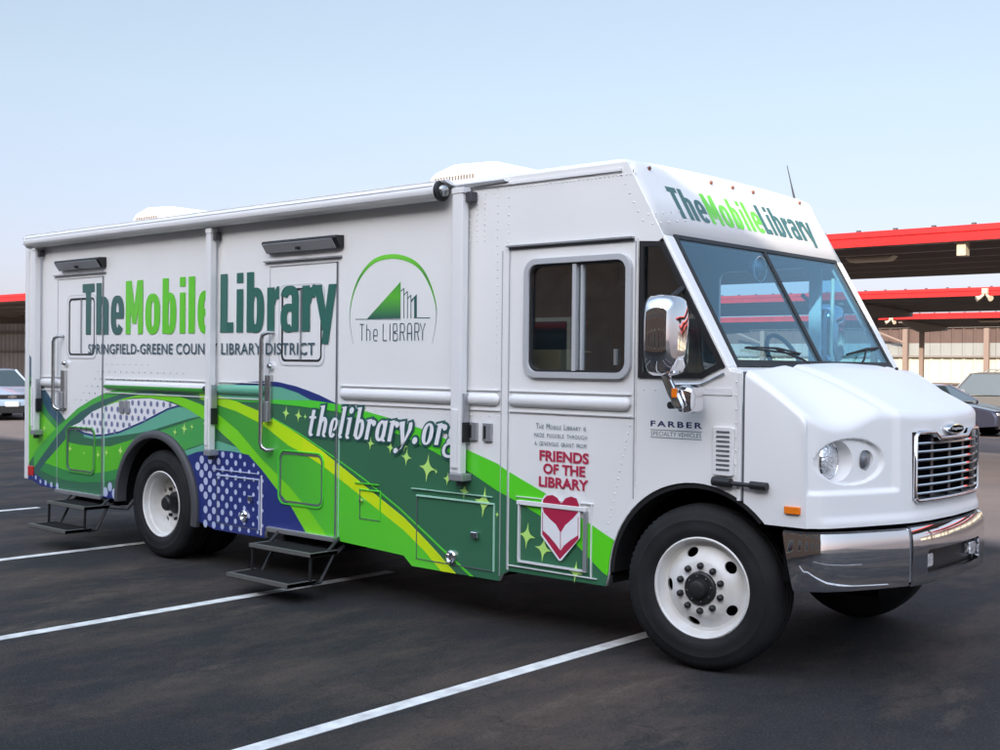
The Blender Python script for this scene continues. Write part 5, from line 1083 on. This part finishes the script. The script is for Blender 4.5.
MB().m('white_plain').box((-1.40, -0.014, 0.935), (-0.755, 0.002, 0.941)).box((-0.768, -0.014, 0.47), (-0.762, 0.002, 0.935)).box((-1.47, -0.014, 0.462), (-0.72, 0.002, 0.468)).build('frame_bead', hb)
# other body seams
strip(-1.55, 0.38, -1.5475, 2.60, 'seam_soft')
# rivets
rv = MB().m('white_plain')
def riv(x, z): 
    k = len(rv.v); rr = 0.0075; N = 6
    rv.v += [(x+rr*math.cos(2*PI*i/N), -0.001, z+rr*math.sin(2*PI*i/N)) for i in range(N)]+[(x, -0.008, z)]
    for i in range(N): rv.face((k+i, k+(i+1) % N, k+N))
z = 1.1
for k in range(26):
    riv(-1.60, 1.65+0.055*k); riv(-1.50+0.0, 2.66+0.02*k) if k % 3 == 0 else None
for k in range(30): riv(-1.44+0.075*k*0.45, 3.02) 
for xx in (-1.86, -1.79, -1.72):
    for k in range(9): riv(xx, 2.68+0.037*k)
for k in range(22): riv(-3.25+0.077*k, 3.0) 
for k in range(16): riv(-0.57+0.034*k, 3.02-0.059*k*1.0) if 3.02-0.059*k > 2.68 else None
for k in range(9): riv(-0.38+0.085*k, 1.68) if k < 8 else None
for k in range(14): riv(0.27, 1.22+0.04*k) if k % 2 else None
for k in range(16): riv(-0.47+0.0-0.012*k, 1.50-0.048*k)
for k in range(5): riv(-0.33+0.06*k, 2.70); riv(-0.36+0.055*k, 2.76)
for k in range(20): riv(-3.15+0.083*k, 1.47)
o = rv.build('rivets', T, recalc=False); o['kind'] = 'stuff'

# ------------------------------------------------------------------ awning
aw = MB().m('white_plain').tube([(-8.03, -0.085, 3.045), (-5, -0.085, 3.045), (-2.07, -0.085, 3.045)], 0.066, 28).build('awning', T, smooth=40)
MB().m('white_plain').prism([(0.0, 3.09), (-0.075, 3.125), (-0.115, 3.115), (-0.105, 3.10), (0.0, 3.075)], 0, -8.10, -2.0).build('awning_rail', aw, bevel=0.003)
for z, y in ((3.02, -0.147), (3.075, -0.147)): MB().m('seam_soft').box((-8.1, y-0.0015, z-0.0025), (-2.09, y+0.01, z+0.0025)).build('awning_groove', aw)
ec = MB().m('black').lathe([(0.066, -2.08), (0.074, -2.072), (0.074, -2.052), (0.064, -2.045), (0.001, -2.045)], (0, -0.085, 3.045), 0, 28).build('end_cap', aw, smooth=40)
MB().m('steel').lathe([(0.045, -2.04), (0.04, -2.02), (0.02, -2.01), (0.001, -2.008)], (0, -0.085, 3.045), 0, 20).build('end_cap_hub', aw, smooth=40)
MB().m('white_plain').lathe([(0.072, -8.03), (0.072, -8.055), (0.001, -8.055)], (0, -0.085, 3.045), 0, 24).build('end_cap', aw, smooth=40)
MB().m('aluminium').prism([(-1.99, 3.085), (-1.52, 3.085), (-1.50, 3.065), (-1.99, 3.05)], 1, -0.03, 0.0).build('rail_end', aw, bevel=0.003)
def arm(x, hw_, z0, z1, foot):
    a_ = MB().m('white_plain').box((x-hw_, -0.095, z0), (x+hw_, -0.030, z1)).build('awning_arm', aw, bevel=0.008)
for x, hw_, z0, z1 in ((-1.895, 0.050, 1.06, 3.04), (-4.86, 0.034, 1.06, 2.96), (-7.96, 0.034, 1.09, 2.98)):
    # arm with inner channel, bracket, foot
    a_ = MB().m('white_plain').box((x-hw_, -0.095, z0), (x+hw_, -0.030, z1)).build('awning_arm', T, bevel=0.008)
    MB().m('white_plain').box((x-hw_*0.55, -0.108, z0+0.04), (x+hw_*0.55, -0.094, z0+0.45)).build('inner_leg', a_, bevel=0.004)
    MB().m('alu_grey').box((x-hw_*1.1, -0.10, z0-0.05), (x+hw_*1.5, -0.001, z0+0.0)).build('foot', a_, bevel=0.005)
    MB().m('black').box((x+hw_, -0.08, 1.28), (x+hw_+0.022, -0.02, 1.42)).build('clamp', a_, bevel=0.004)
    MB().m('black').box((x+hw_*0.2, -0.085, z0-0.085), (x+hw_, -0.03, z0-0.045)).build('foot_pin', a_)
    MB().m('alu_grey').box((x+hw_, -0.075, 1.42), (x+hw_+0.016, -0.025, 1.62)).build('knob_plate', a_)
    MB().m('white_plain').box((x-hw_*1.05, -0.10, z1-0.03), (x+hw_*1.2, -0.02, z1+0.01)).build('top_bracket', a_, bevel=0.004)
    MB().m('dark_grey').box((x+hw_*1.1, -0.07, z1-0.09), (x+hw_*2.2, -0.01, z1-0.02)).build('top_knuckle', a_, bevel=0.004)
    if x < -4: MB().m('black').tube([(x-0.10, -0.05, 1.585), (x-0.04, -0.05, 1.585)], 0.025, 8).build('lever', a_)
bpy.data.objects.remove(a_ if False else bpy.data.objects.new('tmp', None))

# ------------------------------------------------------------------ pull-out steps
def steps(x0, x1, yu, yl, zu, zl, wd=0.27):
    s_ = MB().m('step_dark')
    st_ = root('tmp', (0, 0, 0), '', ''); bpy.data.objects.remove(st_)
    up_ = MB().m('step_dark').box((x0, yu, zu-0.035), (x1, yu+wd, zu-0.006)).build('entry_steps', T)
    MB().m('step_edge').box((x0, yu-0.006, zu-0.03), (x1, yu+0.03, zu-0.002)).box((x0, yu+0.03, zu-0.03), (x0+0.025, yu+wd, zu-0.002)).box((x1-0.025, yu+0.03, zu-0.03), (x1, yu+wd, zu-0.002)).build('tread_edge', up_)
    MB().m('step_dark').box((x0-0.02, yl, zl-0.035), (x1-0.02, yl+wd, zl-0.006)).build('lower_tread', up_)
    MB().m('step_edge').box((x0-0.02, yl-0.006, zl-0.03), (x1-0.02, yl+0.03, zl-0.002)).box((x0-0.02, yl+0.03, zl-0.03), (x0+0.005, yl+wd, zl-0.002)).box((x1-0.045, yl+0.03, zl-0.03), (x1-0.02, yl+wd, zl-0.002)).build('tread_edge', up_)
    for x in (x0+0.02, x1-0.02):
        MB().m('black').tube([(x, yu+0.02, zu-0.03), (x-0.01, yu+0.02, zl-0.02)], 0.014, 6).tube([(x, yu+wd-0.02, zu-0.03), (x-0.01, yl+wd+0.05, zl-0.03), (x-0.01, yl+wd-0.03, zl-0.03)], 0.014, 6).tube([(x, yu+wd, zu-0.03), (x, 0.15, zu+0.07)], 0.02, 6).tube([(x, yu+wd*0.6, zu-0.03), (x, 0.12, 0.56)], 0.014, 6).build('step_bracket', up_)
    MB().m('under').box((x0, 0.05, zu-0.02), (x1, 0.35, zu+0.09)).build('step_housing', up_)
steps(-7.33, -6.60, -0.26, -0.44, 0.425, 0.215); steps(-3.96, -3.20, -0.30, -0.50, 0.375, 0.165)

# ------------------------------------------------------------------ mirrors
def mirror(side_):
    sg = -1 if side_ else 1; yb = 0.0 if side_ else W2
    Y_ = lambda d_: yb+sg*d_
    # chrome shell: rounded box lofted in x (front is domed)
    yc = 0.30; zc = 2.005; xo = 0.05; hy, hz = 0.145, 0.235
    def ring(x, k, kz=None, dy=0): return [(x+xo, Y_(yc+dy+hy*k*math.copysign(abs(math.cos(a))**0.55, math.cos(a))), zc+hz*(kz or k)*math.copysign(abs(math.sin(a))**0.55, math.sin(a))) for a in [2*PI*i/40 for i in range(40)]]
    q = MB().m('chrome'); q.grid([ring(-0.13, 0.96, 0.98), ring(-0.12, 1.0), ring(-0.06, 0.99, 1.0), ring(-0.02, 0.93, 0.965), ring(0.005, 0.83, 0.92), ring(0.022, 0.62, 0.80), ring(0.03, 0.3, 0.4)], wrap=True); q.face(range(len(q.v)-40, len(q.v)))
    m_ = q.build('mirror', T, smooth=40)
    q = MB().m('black'); q.grid([ring(-0.128, 0.95, 0.97), ring(-0.145, 0.93, 0.955)], wrap=True); q.face(range(len(q.v)-40, len(q.v))); q.build('mirror_seal', m_)
    q = MB().m('mirror_glass'); q.v = ring(-0.1455, 0.88, 0.92); q.face(range(40)); q.build('mirror_glass', m_)
    MB().m('chrome').prism([(x_+0.045, z_) for x_, z_ in ((-0.115, 1.78), (-0.055, 1.78), (0.045, 1.60), (0.03, 1.575), (-0.02, 1.59))], 1, Y_(0.26), Y_(0.30)).build('mirror_arm', m_, bevel=0.012)
    MB().m('amber').box((0.02, Y_(0.305), 1.645), (0.057, Y_(0.295), 1.70)).build('turn_repeater', m_, bevel=0.004)
    MB().m('black').tube([(0.0, Y_(0.0), 1.60), (-0.01, Y_(0.27), 1.60)], 0.022, 10).build('mirror_stay', m_)
    MB().m('black').tube([(-0.10, Y_(0.0), 2.30), (-0.08, Y_(0.22), 2.20)], 0.018, 10).build('mirror_stay', m_)
    zc2, yc2 = 1.635, 0.155
    def ring2(x, k): return [(x, Y_(yc2+0.085*k*math.copysign(abs(math.cos(a))**0.5, math.cos(a))), zc2+0.085*k*math.copysign(abs(math.sin(a))**0.5, math.sin(a))) for a in [2*PI*i/32 for i in range(32)]]
    q = MB().m('chrome'); q.grid([ring2(0.02, 0.97), ring2(0.03, 1), ring2(0.075, 0.97), ring2(0.10, 0.82), ring2(0.108, 0.5)], wrap=True); q.face(range(len(q.v)-32, len(q.v))); q.build('convex_mirror', m_, smooth=40)
    q = MB().m('mirror_glass'); q.v = ring2(0.021, 0.93); q.face(range(32)); q.build('convex_glass', m_)
    if not side_: m_.location.x -= 0.47; m_.location.z += 0.09
mirror(True); mirror(False)

# ------------------------------------------------------------------ wipers, antenna, roof things
def wiper(y0, y1, s1, blade):
    p0 = ws(-0.07, y0)+NRM*0.03; p1 = ws(s1, y1)+NRM*0.035
    w_ = MB().m('black').tube([p0, p0+(p1-p0)*0.5+NRM*0.02, p1], [0.011, 0.008, 0.006], 8).tube([p0-NRM*0.05, p0+NRM*0.015], 0.022, 10).build('wiper', T, smooth=50)
    a = ws(s1+blade[0], y1+blade[1])+NRM*0.022; b_ = ws(s1-blade[0], y1-blade[1])+NRM*0.022
    MB().m('black').tube([a, p1+NRM*0.01, b_], [0.004, 0.009, 0.004], 6).tube([a-NRM*0.012, b_-NRM*0.012], 0.007, 6).build('wiper_blade', w_)
wiper(1.10, 0.62, 0.105, (0.02, -0.33)); wiper(1.62, 1.95, 0.13, (0.035, 0.30))
for y in (0.186, 0.925, 1.21, 1.495, 2.20):
    p = Vector((-0.492, y, 3.075)); l_ = MB().m('marker_brown').lathe([(0.001, 0.022), (0.010, 0.018), (0.015, 0.0)], (0, 0, 0), 0, 12)
    l_.v = [tuple(p+NRM*vx+Vector((0, vy, 0))+up*vz) for vx, vy, vz in l_.v]; l_.build('clearance_light', T, smooth=50)
MB().m('black').tube([(-0.60, 2.36, 3.10), (-0.66, 2.40, 3.26), (-0.72, 2.44, 3.42)], [0.010, 0.005, 0.003], 6).build('antenna', T)
def ac(x0, x1, y0, y1, z1, nose):
    pr_ = [(x0, 3.14), (x0+0.02, 3.36), (x0+0.09, z1-0.05), (x0+0.30, z1), (x1-0.50, z1-0.02), (x1-0.16, z1-0.12), (x1, 3.22), (x1, 3.14)]
    a_ = MB().m('white_plain').prism(pr_, 1, y0, y1).build('air_conditioner', T, bevel=0.05, seg=3)
    for k in range(14): MB().m('post_brown').box((x0+0.10+0.032*k, y0-0.006, 3.22), (x0+0.116+0.032*k, y0+0.01, z1-0.10)).build('intake_slat', a_)
ac(-3.18, -1.95, 0.88, 1.60, 3.45, 0); ac(-7.72, -6.50, 0.88, 1.60, 3.46, 0)
for i, (x, z) in enumerate([(0.30, 1.83)]): pass
MB().m('black').lathe([(0.012, 1.79), (0.012, 1.83), (0.001, 1.835)], (0.40, 1.95, 0), 2, 10).build('washer_jet', T)
